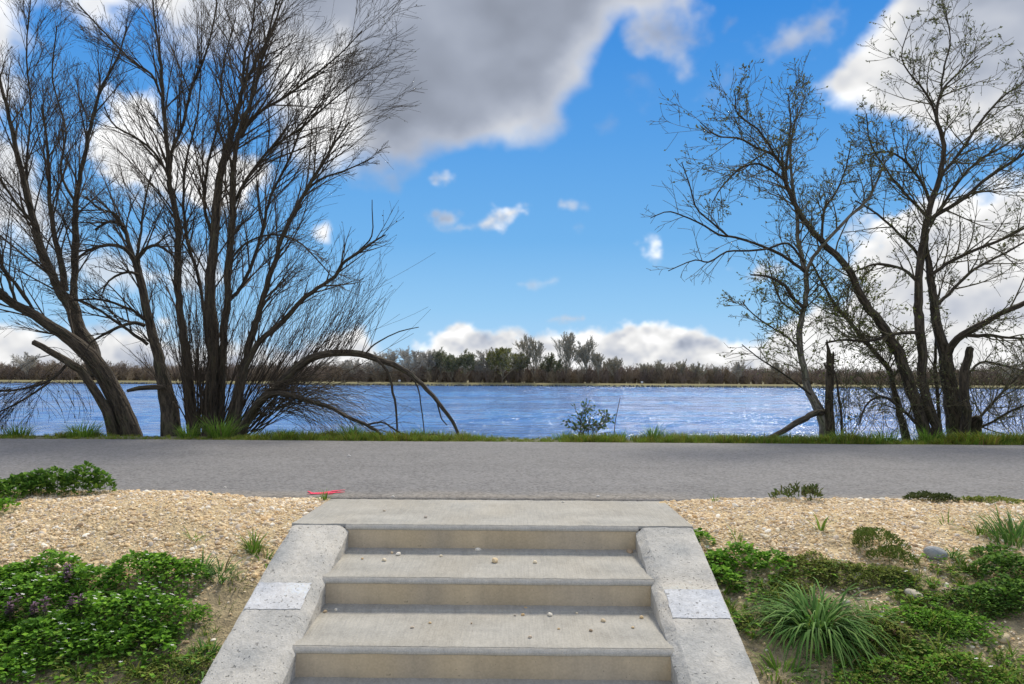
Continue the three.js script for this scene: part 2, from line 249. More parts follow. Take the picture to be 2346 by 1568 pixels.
// ------------------------------------------------------------------ road
{
  const xs = [-80, -50, -30, -20, ...span(-14, 14, 112), 20, 30, 50, 80], zs = span(ROAD_FAR, ROAD_NEAR, 40).reverse();
  const top = (x, z) => 0.004 - 0.012 * Math.abs((z + 5.92) / 1.86) ** 2 + 0.006 + (vn(x * 0.8, 3, z * 1.5) - 0.5) * 0.006;
  const g = new Geo(), rows = [...zs.map((z) => [z, 0]), [ROAD_FAR - 0.02, -0.1]]; rows.unshift([ROAD_NEAR + 0.012, -0.1]);
  for (const [z, dy] of rows) for (const x of xs) {
    const edge = dy ? 1 : sm(0.42, 0.05, ROAD_NEAR - z) , dust = sm(0.48, 0.62, fbm(x * 3.1, 5, z * 5, 4) * 0.7 + 0.3 * edge) * edge, n = fbm(x * 0.5, 1, z * 1.6, 3) - 0.5;
    const k = 1 + n * 0.16; g.v(x, dy || top(x, z), z, x, -z, [k * (1 + 0.28 * dust), k * (1 + 0.2 * dust), k * (1 + 0.06 * dust)]);
  }
  const w = xs.length; for (let j = 0; j < rows.length - 1; j++) for (let i = 0; i < w - 1; i++) { const a = j * w + i; g.i.push(a, a + 1, a + w, a + 1, a + w + 1, a + w); }
  mesh('road', g.build(), M.asphalt, scene, 'structure');
}
const roadTop = (x, z) => 0.010 - 0.012 * Math.abs((z + 5.92) / 1.86) ** 2 + (vn(x * 0.8, 3, z * 1.5) - 0.5) * 0.006;
function onPlane(px, py, y) { const d = ray(px, py), t = (y - 0.61) / d.y; return new THREE.Vector3(d.x * t, y, d.z * t); }
{ // pink survey mark sprayed on the asphalt: two crossing strokes with ragged ends
  const c = onPlane(745, 1126, 0.006), r = rng(5), g = new Geo();
  const stroke = (pts, w) => { const n = 26; let last = -1; for (let k = 0; k <= n; k++) { const t = k / n * (pts.length - 1), i = Math.min(pts.length - 2, Math.floor(t)), f = t - i, x = mix(pts[i][0], pts[i + 1][0], f), z = 1.5 * mix(pts[i][1], pts[i + 1][1], f), ww = w * (0.25 + 0.75 * Math.sin(Math.PI * clamp(k / n * 0.94 + 0.03))) * (0.65 + 0.7 * r()); const X = c.x + x, Z = c.z + z; const a = g.v(X, roadTop(X, Z - ww) + 0.004, Z - ww), b = g.v(X, roadTop(X, Z + ww) + 0.004, Z + ww); if (last >= 0) g.i.push(last, last + 1, a, last + 1, b, a); last = a; } };
  stroke([[-0.10, -0.015], [-0.055, 0.035], [0.0, 0.022], [0.06, 0.01], [0.105, 0.0]], 0.022); stroke([[-0.075, 0.05], [-0.02, 0.035], [0.03, -0.02], [0.09, -0.05]], 0.018); stroke([[-0.03, 0.055], [0.02, 0.045], [0.06, 0.05]], 0.008);
  tag(mesh('paint_mark', g.build(), std({ color: lin(0.85, 0.06, 0.13), roughness: 0.9 })), 'pink spray-painted survey mark on the asphalt by the stair landing', 'paint mark');
}

// ------------------------------------------------------------------ concrete stairs
const stairs = group('concrete_staircase', new THREE.Vector3(0, 0, NOSE));
tag(stairs, 'concrete steps with sloping side walls leading up to the road', 'stairs');
{
  const jit = (x, y, z, a) => (fbm(x * 23, y * 23 + 4, z * 23, 3) - 0.5) * a;
  const block = (name, prof, x0, x1, mat, amp, nx = 130, parent = stairs) => {   // profile (z, y) drawn along x with slight unevenness; ends closed
    const rows = span(x0, x1, nx).map((x) => prof.map(([z, y, k = 1]) => [x, y + jit(x, y, z, amp * k) , z - NOSE + jit(x + 9, y, z, amp * k)]));
    const len = [0]; for (let i = 1; i < prof.length; i++) len.push(len[i - 1] + Math.hypot(prof[i][0] - prof[i - 1][0], prof[i][1] - prof[i - 1][1]));
    const g = skin(rows, (j, i, p) => [p[0], -len[i] + name.length * 0.37], 0.5);
    return mesh(name, g, mat, parent);
  };
  // landing
  const land = block('landing', [[ROAD_NEAR + 0.02, -0.4], [ROAD_NEAR + 0.02, -0.012], [ROAD_NEAR + 0.026, -0.002], ...span(ROAD_NEAR + 0.05, NOSE - 0.03, 22).map((z) => [z, 0]), [NOSE - 0.0185, 0], [NOSE - 0.0165, -0.006], [NOSE - 0.012, -0.012]], SX0, SX1, M.tread, 0.004, 170);
  for (let i = 0; i < STEPS; i++) {
    const y = -i * RISE, z = NOSE + i * TREAD, s = new THREE.Group(); s.name = 'step'; stairs.add(s);
    const w0 = SI0 - 0.02, w1 = SI1 + 0.02;
    if (i > 0) block('tread', [[z - TREAD - 0.02, y + 0.031], [z - TREAD + 0.05, y + 0.027], [z - TREAD + 0.055, y + 0.019], ...span(z - TREAD + 0.065, z - 0.03, 14).map((q) => [q, y + FALL * (z - q) / TREAD]), [z - 0.0185, y], [z - 0.0165, y - 0.006], [z - 0.012, y - 0.012]], w0, w1, M.tread, 0.004, 130, s);
    block('nosing', [[z - 0.0155, y - 0.012], [z - 0.0145, y - 0.0015], [z - 0.011, y - 0.001], [z - 0.002, y - 0.009], [z, y - 0.0125], [z, y - 0.0175], [z - 0.003, y - 0.021]], w0 + 0.008, w1 - 0.008, M.nosing, 0.003, 110, s);
    block('riser', [[z - 0.004, y - 0.0185], ...span(y - 0.022, y - RISE - 0.03, 7).map((q) => [z - 0.004, q])], w0, w1, M.riser, 0.003, 110, s);
  }
  // side walls
  const topY = (z) => -SLOPE * (z - NOSE) - 0.002 + 0.010 * sm(0, 0.25, z - NOSE);
  const wall = (xo, xi, seed) => {
    const dir = Math.sign(xi - xo), W = Math.abs(xi - xo), zs = span(NOSE, NOSE + STEPS * TREAD + 0.25, 230);
    const prof = [[0, -0.5, 0], [0, -0.2, 0.2], [0, -0.02, 0.6], [0.006, -0.006, 0.8], ...span(0.02, W - 0.05, 14).map((q) => [q, 0, 0.6]), [W - 0.034, -0.001, 1.2], [W - 0.026, -0.006, 1.8], [W - 0.017, -0.012, 2.0], [W - 0.008, -0.019, 2.0], [W, -0.028, 1.4], [W, -0.06, 0.8], [W, -0.2, 0.4], [W, -0.5, 0]];
    const rows = zs.map((z) => prof.map(([q, dy, k]) => { const x = xo + dir * q, y = topY(z) + dy; return [x + k * jit(x + seed, y, z, 0.006), y + k * (jit(x, y + seed, z, 0.005) + (vn(x * 90, seed, z * 90) - 0.5) * 0.0035), z - NOSE]; }));
    if (dir < 0) rows.forEach((r) => r.reverse());
    const len = [0]; for (let i = 1; i < prof.length; i++) len.push(len[i - 1] + Math.hypot(prof[i][0] - prof[i - 1][0], prof[i][1] - prof[i - 1][1]));
    const m = mesh('side_wall', skin(rows.reverse(), (j, i, p) => [len[i] + seed * 0.31, p[2]], 0.42), M.concrete, stairs);
    return m;
  };
  const wl = wall(SX0, SI0, 1), wr = wall(SX1, SI1, 2);
  // white painted bands across the tops of the walls
  const onWall = (px, py) => { const d = ray(px, py); let t = 1; for (let k = 0; k < 60; k++) { const z = d.z * t, y = 0.61 + d.y * t; t += (y - topY(z)) / (-d.y + SLOPE * -d.z) * 0.9; } return d.z * t; };
  const band = (m, xo, xi, za, zb, sd) => { const dir = Math.sign(xi - xo), W = Math.abs(xi - xo) - 0.036; const rows = span(za, zb, 24).map((z, j) => span(0.012, W, 20).map((q, i) => { const e = (j === 0 || j === 24 ? (vn(q * 60, j, 3) - 0.5) * 0.004 : 0), x = xo + dir * (q + (i === 20 ? (vn(z * 60, 7, 1) - 0.5) * 0.004 : 0)), zz = z + e; return [x, topY(zz) + 0.0018 + 0.6 * (jit(x, topY(zz) + sd, zz, 0.005) + (vn(x * 90, sd, zz * 90) - 0.5) * 0.0035), zz - NOSE]; })); if (dir > 0) rows.reverse(); mesh('painted_band', skin(rows, (j, i, p) => [p[0], p[2]]), M.white, m); };
  band(wl, SX0, SI0, onWall(652, 1337), onWall(632, 1397), 1); band(wr, SX1, SI1, onWall(1580, 1352), onWall(1600, 1418), 2);
}

// ------------------------------------------------------------------ the bank beside the stairs
const leftMat = (x, z) => 0, under = (x, z) => x > SX0 + 0.03 && x < SX1 - 0.03;
const gravelAt = (x, z) => {                            // how much of the ground is gravel here (0..1)
  const lim = x < 0 ? -2.98 + 0.12 * Math.sin(x * 3) : -3.1 + 0.25 * sm(1.2, 2.2, x);
  const n = (fbm(x * 3, 8, z * 3, 3) - 0.5) * 0.5; return sm(0.12, -0.12, z - lim + n * 0.6);
};
{
  const xs = [-60, -30, -14, -8, -5, ...span(-3.4, 3.4, 226), 5, 8, 14, 30, 60], zs = span(ROAD_NEAR + 0.012, -0.02, 120);
  const g = sheet(xs, zs, (x, z) => bankY(x, z), (x, z) => { const q = gravelAt(x, z), n = fbm(x * 5, 1, z * 5, 3), m = fbm(x * 1.7 + 3, 6, z * 1.7, 3); const s = [mix(0.42, 0.27, m) + n * 0.12, mix(0.35, 0.22, m) + n * 0.1, mix(0.22, 0.13, m) + n * 0.06]; const a = [0.64 + n * 0.16, 0.50 + n * 0.14, 0.30 + n * 0.08]; return [mix(s[0], a[0], q), mix(s[1], a[1], q), mix(s[2], a[2], q)]; }, under);
  mesh('embankment', g, M.soil, scene, 'structure');
}
function onBank(px, py) { const d = ray(px, py); let t = 0.6, p = 0; for (; t < 5; t += 0.01) { if (0.61 + d.y * t < bankY(d.x * t, d.z * t)) break; } for (let k = 0; k < 12; k++) { const h = 0.01 / 2 ** k; t += (0.61 + d.y * t < bankY(d.x * t, d.z * t) ? -h : h); } return new THREE.Vector3(d.x * t, bankY(d.x * t, d.z * t), d.z * t); }
function pebbleGeo(seed, detail = 1) { const g = new THREE.IcosahedronGeometry(1, detail), p = g.attributes.position, v = new THREE.Vector3(); for (let k = 0; k < p.count; k++) { v.fromBufferAttribute(p, k); const n = 0.72 + 0.5 * vn(v.x * 1.3 + seed * 7, v.y * 1.3, v.z * 1.3) + 0.12 * vn(v.x * 4, v.y * 4 + seed, v.z * 4); p.setXYZ(k, v.x * n, v.y * n * 0.62, v.z * n * 0.85); } g.computeVertexNormals(); return detail ? toCreasedNormals(g, 0.5) : g; }
const PEB = [1, 2, 3, 4].map((s) => pebbleGeo(s, 1));
const TAN = [[0.74, 0.58, 0.36], [0.68, 0.55, 0.37], [0.8, 0.69, 0.5], [0.55, 0.41, 0.24], [0.62, 0.52, 0.4], [0.7, 0.52, 0.29], [0.82, 0.76, 0.64], [0.55, 0.41, 0.25], [0.48, 0.42, 0.35], [0.6, 0.42, 0.22], [0.4, 0.3, 0.2]];
{
  const r = rng(21), o = new THREE.Object3D(), lists = PEB.map(() => []);
  const put = (x, z, s) => { const y = bankY(x, z); o.position.set(x, y + s * 0.15, z); o.rotation.set((r() - 0.5) * 0.9, r() * 6.28, (r() - 0.5) * 0.9); o.scale.set(s * (0.8 + 0.6 * r()), s * (0.7 + 0.5 * r()), s); o.updateMatrix(); const c = TAN[Math.floor(Math.pow(r(), 1.35) * TAN.length)], k = 1.0 + 0.3 * r(); lists[Math.floor(r() * 4)].push([o.matrix.clone(), lin(c[0] * k, c[1] * k, c[2] * k)]); };
  for (let k = 0; k < 210000; k++) {
    const x = (r() * 2 - 1) * 3.3, z = mix(ROAD_NEAR + 0.02, -1.7, Math.pow(r(), 1.5)); if (x > SX0 - 0.008 && x < SX1 + 0.008) continue;
    const q = gravelAt(x, z), patch = sm(0.52, 0.66, fbm(x * 4 + 2, 9, z * 4, 3)); const bare = sm(0.62, 0.42, fbm(x * 6 + 1, 3, z * 7, 3)); if (r() > Math.max(q * (0.9 - 0.5 * bare), 0.03 + patch * 0.28)) continue;
    put(x, z, r() < 0.025 ? mix(0.009, 0.014, r()) : mix(0.003, 0.0085, r() * r()));
  }
  const gr = group('gravel', new THREE.Vector3(0, 0, 0)); gr.userData.kind = 'stuff'; tag(gr, 'pale yellow crushed gravel spread along the top of the bank', 'gravel');
  PEB.forEach((g, i) => { const im = new THREE.InstancedMesh(g, M.stone, lists[i].length); im.name = 'stones'; im.userData.kind = 'stuff'; im.castShadow = im.receiveShadow = true; lists[i].forEach(([m, c], k) => { im.setMatrixAt(k, m); im.setColorAt(k, c); }); gr.add(im); });
  // single larger stones
  const stone = (px, py, s, c, label, squash = 1) => { const p = onBank(px, py), m = mesh('stone', toCreasedNormals(new THREE.IcosahedronGeometry(1, 3).applyMatrix4(new THREE.Matrix4()), 3), std({ color: lin(...c), map: rep(concreteMap, 0.6) })); const a = m.geometry.attributes.position, v = new THREE.Vector3(); for (let k = 0; k < a.count; k++) { v.fromBufferAttribute(a, k); const n = 0.85 + 0.3 * vn(v.x * 1.4 + px, v.y * 1.4, v.z * 1.4); a.setXYZ(k, v.x * n, v.y * n * 0.6 * squash, v.z * n * 0.8); } m.geometry.computeVertexNormals(); m.position.copy(p).add(new THREE.Vector3(0, s * 0.25, 0)); m.scale.setScalar(s); m.rotation.set(0.1, px, 0.2); tag(m, label, 'stone'); };
  stone(2146, 1277, 0.048, [0.42, 0.44, 0.46], 'smooth grey cobble half buried in the gravel among weeds');
  stone(2095, 1368, 0.034, [0.6, 0.55, 0.44], 'pale flat stone on the soil beside the grass tussock', 0.7);
  stone(2300, 1468, 0.024, [0.7, 0.58, 0.38], 'small yellow stone on the bare soil patch');
  stone(1935, 1385, 0.02, [0.66, 0.6, 0.5], 'pale pebble on the soil behind the grass tussock');
  stone(480, 1136, 0.016, [0.16, 0.17, 0.1], 'dark mossy clod on the gravel at the road edge');
  // loose pebbles on the treads and the asphalt
  const stepAt = (px, py) => { for (let i = 0; i < STEPS; i++) { const zf = NOSE + i * TREAD, d = ray(px, py); let y = -i * RISE, p; for (let k = 0; k < 6; k++) { p = onPlane(px, py, y); if (i) y = -i * RISE + FALL * clamp((zf - p.z) / TREAD); } if (p.z <= zf + 0.001 && (i === 0 || p.z > zf - TREAD - 0.03)) { if (i) p.z = Math.max(p.z, zf - TREAD + 0.02); p.step = i; return p; } } return null; };
  const spots = [[1097, 1259, 14], [1134, 1289, 17], [1226, 1291, 10], [1443, 1270, 18], [1447, 1262, 10], [880, 1286, 11], [912, 1273, 11], [898, 1269, 8], [1010, 1276, 7], [770, 1400, 9], [738, 1408, 14], [745, 1404, 9], [1204, 1394, 9], [1198, 1411, 8], [1260, 1411, 11], [1322, 1407, 6], [1382, 1425, 11], [1354, 1447, 8], [1214, 1462, 9], [944, 1440, 8], [1528, 1433, 11], [1470, 1417, 9], [1180, 1412, 6], [820, 1265, 9], [700, 1284, 9], [690, 1290, 7], [1320, 1265, 7], [1420, 1272, 6], [960, 1260, 6], [975, 1187, 8], [1060, 1262, 5], [830, 1282, 6], [985, 1429, 6], [1450, 1440, 7], [1280, 1443, 6], [880, 1172, 6], [1290, 1152, 6], [1080, 1430, 5]];
  const q = rng(33); for (const [px, py, d] of spots) { const p = stepAt(px, py); if (!p || p.x < SI0 + 0.015 || p.x > SI1 - 0.015 && p.z > NOSE) continue; const s = d * 0.5 * -p.z / F * 1.05, c = TAN[Math.floor(q() * TAN.length)], m = mesh('pebble', PEB[Math.floor(q() * 4)], std({ color: lin(...c), roughness: 0.95 })); m.scale.set(s, s * 1.1, s); m.rotation.y = q() * 6; m.position.set(p.x, p.y + s * 0.5, Math.min(p.z, NOSE - 0.03 + TREAD * p.step)); const lv = p.step; tag(m, 'small loose tan pebble lying on the ' + ['concrete landing at the top of the stairs', 'first tread below the landing', 'second tread below the landing', 'third tread below the landing'][Math.min(3, lv)], 'pebble', 'loose pebbles on the steps'); }
  for (const [px, py, s] of [[799, 1048, 0.012], [510, 1140, 0.009], [900, 1137, 0.008], [1370, 1137, 0.009], [515, 1117, 0.008]]) { const p = onPlane(px, py, 0.005), m = mesh('white_pebble', PEB[1], std({ color: lin(0.75, 0.72, 0.66) })); m.scale.setScalar(s); m.position.set(p.x, roadTop(p.x, p.z) + s * 0.5, p.z); tag(m, 'tiny white pebble lying loose on the grey asphalt', 'pebble', 'pebbles on the road'); }
}

// ------------------------------------------------------------------ river
{
  const N1 = tnoise(41), N2 = tnoise(42), N3 = tnoise(43);
  const hgt = (u, v) => 0.50 * N1(u, v, 14, 40) + 0.30 * N2(u, v, 34, 96) + 0.17 * N3(u, v, 80, 190) + 0.06 * N1(u + 0.5, v, 160, 250), S = 1024;
  const H = new Float32Array(S * S); for (let y = 0; y < S; y++) for (let x = 0; x < S; x++) H[y * S + x] = hgt(x / S, y / S);
  const ripple = tex(S, (u, v, x, y) => { const k = 44, dx = (H[y * S + (x + 1) % S] - H[y * S + (x + S - 1) % S]) * k, dy = (H[((y + 1) % S) * S + x] - H[((y + S - 1) % S) * S + x]) * k; const l = Math.hypot(dx, dy, 2.2); return [0.5 - dx / l / 2, 0.5 - dy / l / 2, 0.5 + 1.1 / l]; }, false);
  ripple.repeat.set(1 / 19, 1 / 19);
  const fine = tex(512, (u, v) => { const l = 0.6 * N2(u, v, 30, 70) + 0.4 * N3(u, v, 70, 150); return [l, l, l]; }, false); fine.repeat.set(1 / 5.3, 1 / 5.3);
  const xs = [-900, -600, -400, -320, ...span(-240, -72, 42), ...span(-70, 70, 117), ...span(72, 240, 42), 320, 400, 600, 900], zs = [-9.4, -12, -16, -20, -24, ...span(-27, -120, 170), ...span(-121, FAR_SHORE - 1, 150)].reverse();
  const g = sheet(xs, zs, (x, z) => { if (z > -18) return WATER; const gust = 0.35 + 1.3 * sm(0.3, 0.7, fbm(x * 0.012, 5, z * 0.05, 3)); return WATER + gust * ((vn(x * 0.22, 2, z * 0.42 + x * 0.02) - 0.5) * 0.20 + (vn(x * 0.5 + 7, 4, z * 0.8) - 0.5) * 0.11) + (vn(x * 0.03, 8, z * 0.1) - 0.5) * 0.2; });
  const water = new THREE.MeshPhysicalMaterial({ color: lin(0.075, 0.2, 0.5), roughness: 0.1, ior: 1.333, normalMap: ripple, normalScale: new THREE.Vector2(0.5, 0.5), bumpMap: fine, bumpScale: 0.03 });  // blue base colour stands in for sky reflected by the ripples
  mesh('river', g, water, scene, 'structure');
}

// ------------------------------------------------------------------ wood and twigs
const UP = new THREE.Vector3(0, 1, 0), V = (x, y, z) => new THREE.Vector3(x, y, z);
function tube(g, pts, rad, sides, lump = 0, seed = 0) {
  let n = V(0, 0, 1), t = V(), b = V(), base = g.count, run = 0;
  for (let k = 0; k < pts.length; k++) {
    t.copy(pts[Math.min(k + 1, pts.length - 1)]).sub(pts[Math.max(k - 1, 0)]).normalize();
    n.addScaledVector(t, -n.dot(t)); if (n.lengthSq() < 1e-6) n.set(1, 0, 0).addScaledVector(t, -t.x); n.normalize(); b.crossVectors(t, n);
    if (k) run += pts[k].distanceTo(pts[k - 1]);
    for (let s = 0; s <= sides; s++) {
      const a = s / sides * 2 * Math.PI, c = Math.cos(a), d = Math.sin(a); const r = rad[k] * (lump ? 1 + lump * (vn(c * 1.6 + seed, run * 3.2 / (rad[0] * 10 + 0.15), d * 1.6) - 0.5) : 1);
      const nx = n.x * c + b.x * d, ny = n.y * c + b.y * d, nz = n.z * c + b.z * d;
      g.p.push(pts[k].x + nx * r, pts[k].y + ny * r, pts[k].z + nz * r); g.n.push(nx, ny, nz); g.u.push(s / sides * Math.max(1, Math.round(rad[0] * 6.28 / 0.35)) * 0.5, run * 1.4);
    }
  }
  const w = sides + 1; for (let k = 0; k < pts.length - 1; k++) for (let s = 0; s < sides; s++) { const a = base + k * w + s; g.i.push(a, a + 1, a + w, a + 1, a + w + 1, a + w); }
  // rounded-off end
  const e = pts.length - 1; t.copy(pts[e]).sub(pts[e - 1]).normalize(); g.p.push(pts[e].x + t.x * rad[e] * 0.5, pts[e].y + t.y * rad[e] * 0.5, pts[e].z + t.z * rad[e] * 0.5); g.n.push(t.x, t.y, t.z); g.u.push(0.5, run * 1.4); const q = g.count - 1; for (let s = 0; s < sides; s++) g.i.push(base + e * w + s, base + e * w + s + 1, q);
}
function sideways(r, d) { const v = V(r() - 0.5, r() - 0.5, r() - 0.5); v.addScaledVector(d, -v.dot(d)); return v.normalize(); }
// a shoot with its side shoots; o: up, wob, kids[level], angle, ratio, rmin, leaf(g, p, d, r)
function shoot(g, r, p, d, len, r0, level, o) {
  const n = Math.max(3, Math.min(7, Math.round(len / o.step))), pts = [p.clone()], rad = [r0], c = p.clone(), dir = d.clone().normalize(), bx = (r() - 0.5) * o.wob * 0.9, by = (r() - 0.5) * o.wob * 0.5, bz = (r() - 0.5) * o.wob * 0.9;
  for (let k = 1; k <= n; k++) { dir.x += bx + (r() - 0.5) * o.wob * 0.55; dir.y += by + (r() - 0.5) * o.wob * 0.4 + o.up; dir.z += bz + (r() - 0.5) * o.wob * 0.55; dir.normalize(); c.addScaledVector(dir, len / n); pts.push(c.clone()); rad.push(Math.max(o.rmin, r0 * (1 - 0.8 * k / n))); }
  tube(g, pts, rad, r0 > 0.008 ? 5 : 3);
  if (o.leaf) o.leaf(r, pts, dir, level);
  if (level <= 0) return;
  const m = Math.max(1, Math.round(o.kids[level] * (0.6 + 0.8 * r())));
  for (let k = 0; k < m; k++) {
    const t = mix(0.18, 0.97, (k + r()) / m) * n, i = Math.min(n - 1, Math.floor(t)), q = pts[i].clone().lerp(pts[i + 1], t - i), dd = pts[i + 1].clone().sub(pts[i]).normalize();
    const a = o.angle * (0.55 + 0.9 * r()); dd.multiplyScalar(Math.cos(a)).addScaledVector(sideways(r, dd), Math.sin(a));
    shoot(g, r, q, dd, len * o.ratio * (1.15 - 0.6 * t / n) * (0.5 + 0.9 * r()), Math.max(o.rmin, rad[i] * 0.6), level - 1, o);
  }
}
// a limb traced on the photograph: points on the photo grid at the depth of the tree, half-widths on the same grid
function trace(list, r0, r1, z0, z1 = z0) {
  const n = list.length, pts = list.map(([x, y], i) => { const d = ray(x, y), z = mix(z0, z1, i / (n - 1)), t = z / d.z; return V(d.x * t, 0.61 + d.y * t, z); });
  const cv = new THREE.CatmullRomCurve3(pts, false, 'centripetal'), m = Math.max(8, Math.round(cv.getLength() / 0.09)), P = [], R = [];
  for (let k = 0; k <= m; k++) { const t = k / m; P.push(cv.getPoint(t)); const s = list[0].length > 2 ? (() => { const q = t * (n - 1), i = Math.min(n - 2, Math.floor(q)); return mix(list[i][2], list[i + 1][2], q - i); })() : mix(r0, r1, Math.pow(t, 0.85)); R.push(Math.max(0.003, s * 0.9 * -z0 / F)); }
  return { P, R, len: cv.getLength() };
}
function knobs(t, seed) { const r = rng(seed); t.P.forEach((p, k) => { if (k > 0) { p.x += (r() - 0.5) * Math.min(0.02, t.R[k] * 0.8); p.z += (r() - 0.5) * Math.min(0.02, t.R[k] * 0.8); } }); return t; }
// side shoots all along a traced limb
function sprout(g, r, t, o) {
  const step = t.len / (t.P.length - 1), num = Math.round(t.len * (1 - o.from) / o.gap);
  for (let k = 0; k < num; k++) {
    const q = mix(o.from, 1, (k + r()) / num) * (t.P.length - 1), i = Math.min(t.P.length - 2, Math.floor(q)), p = t.P[i].clone().lerp(t.P[i + 1], q - i), d = t.P[i + 1].clone().sub(t.P[i]).normalize(), f = q / (t.P.length - 1);
    const a = o.angle * (0.6 + 0.8 * r()), s = sideways(r, d); if (o.side) s.add(o.side).addScaledVector(d, -s.dot(d)).normalize();
    if (o.aim) d.lerp(o.aim, 0.6).normalize();
    d.multiplyScalar(Math.cos(a)).addScaledVector(s, Math.sin(a)); const rr = Math.min(o.rmax ?? 0.011, t.R[i] * 0.6);
    shoot(g, r, p, d, o.len * (0.45 + 0.9 * r()) * (1 - 0.45 * f), Math.max(o.rmin, rr), o.level, o);
  }
}
function leafy(L, cols, size, chance) { return (r, pts, dir, level) => { for (let k = 1; k < pts.length; k++) { if (r() > chance(level, k / pts.length)) continue; const d = pts[k].clone().sub(pts[k - 1]).normalize(), a = 0.5 + 0.5 * r(); d.multiplyScalar(Math.cos(a)).addScaledVector(sideways(r, d), Math.sin(a)); leaf(L, pts[k], d, sideways(r, d), size * (0.6 + 0.8 * r()), 0.32, cols[Math.floor(r() * cols.length)], r); } }; }
function leaf(L, p, d, s, len, wide, c, r) { // pointed blade folded along the midrib
  const w = len * wide, k = 0.8 + 0.4 * (r ? r() : 0.5), cc = [c[0] * k, c[1] * k, c[2] * k], up = V().crossVectors(d, s).multiplyScalar(w * 0.35);
  const a = L.v(p.x, p.y, p.z, 0, 0, cc), b = L.v(p.x + d.x * len * 0.45 + s.x * w + up.x, p.y + d.y * len * 0.45 + s.y * w + up.y, p.z + d.z * len * 0.45 + s.z * w + up.z, 0, 0, cc), e = L.v(p.x + d.x * len, p.y + d.y * len, p.z + d.z * len, 0, 0, cc), f = L.v(p.x + d.x * len * 0.45 - s.x * w + up.x, p.y + d.y * len * 0.45 - s.y * w + up.y, p.z + d.z * len * 0.45 - s.z * w + up.z, 0, 0, cc);
  L.i.push(a, b, e, a, e, f);
}
const BUD = [[0.085, 0.075, 0.03], [0.1, 0.1, 0.035], [0.07, 0.06, 0.03]], YOUNG = [[0.17, 0.2, 0.085], [0.15, 0.17, 0.08], [0.2, 0.22, 0.08], [0.13, 0.15, 0.08], [0.24, 0.26, 0.12]];
const FRESH = [[0.2, 0.24, 0.06], [0.24, 0.27, 0.07], [0.16, 0.2, 0.06]];
function willow(base, label, limbs, opts, seed) {
  const root = group('willow_tree', base); tag(root, label, 'tree', 'willows along the river bank');
  const tw = new Geo(), lf = new Geo(), r = rng(seed); let k = 0;
  for (const l of limbs) {
    const t = knobs(trace(l.p, l.r0, l.r1, l.z, l.z1 ?? l.z), seed + ++k), G = new Geo(); tube(G, t.P, t.R, t.R[0] > 0.03 ? 12 : 7, t.R[0] > 0.02 ? 0.34 : 0.2, seed + k);
    mesh(l.name ?? 'limb', G.build(base), l.pale ? M.paleBark : M.bark, root);
    const so = { ...opts, ...l.o, leaf: leafy(lf, opts.leaves, l.o?.leafSize ?? opts.leafSize, opts.chance) }; if (!l.bare) sprout(tw, r, t, so); l.t = t;
  }
  const more = { tw, lf, r, root, base, leaf: leafy(lf, opts.leaves, opts.leafSize, opts.chance) }; opts.extra?.(more);
  mesh('twigs', tw.build(base), opts.twigMat ?? M.twig, root, 'stuff'); if (lf.count) mesh('leaves', lf.build(base), M.leaf, root, 'stuff');
  return root;
}
const at = (px, py, z) => { const d = ray(px, py), t = z / d.z; return V(d.x * t, 0.61 + d.y * t, z); };
const Z = -9.0;
const LO = { up: 0.035, wob: 0.19, kids: [0, 4, 7, 7], angle: 0.46, ratio: 0.6, rmin: 0.0016, rmax: 0.011, step: 0.17, gap: 0.12, from: 0.22, len: 1.2, level: 2, leaves: BUD, leafSize: 0.017, chance: (l, t) => (l < 1 ? 0.16 : 0.04) };
const low = (o) => ({ ...o });
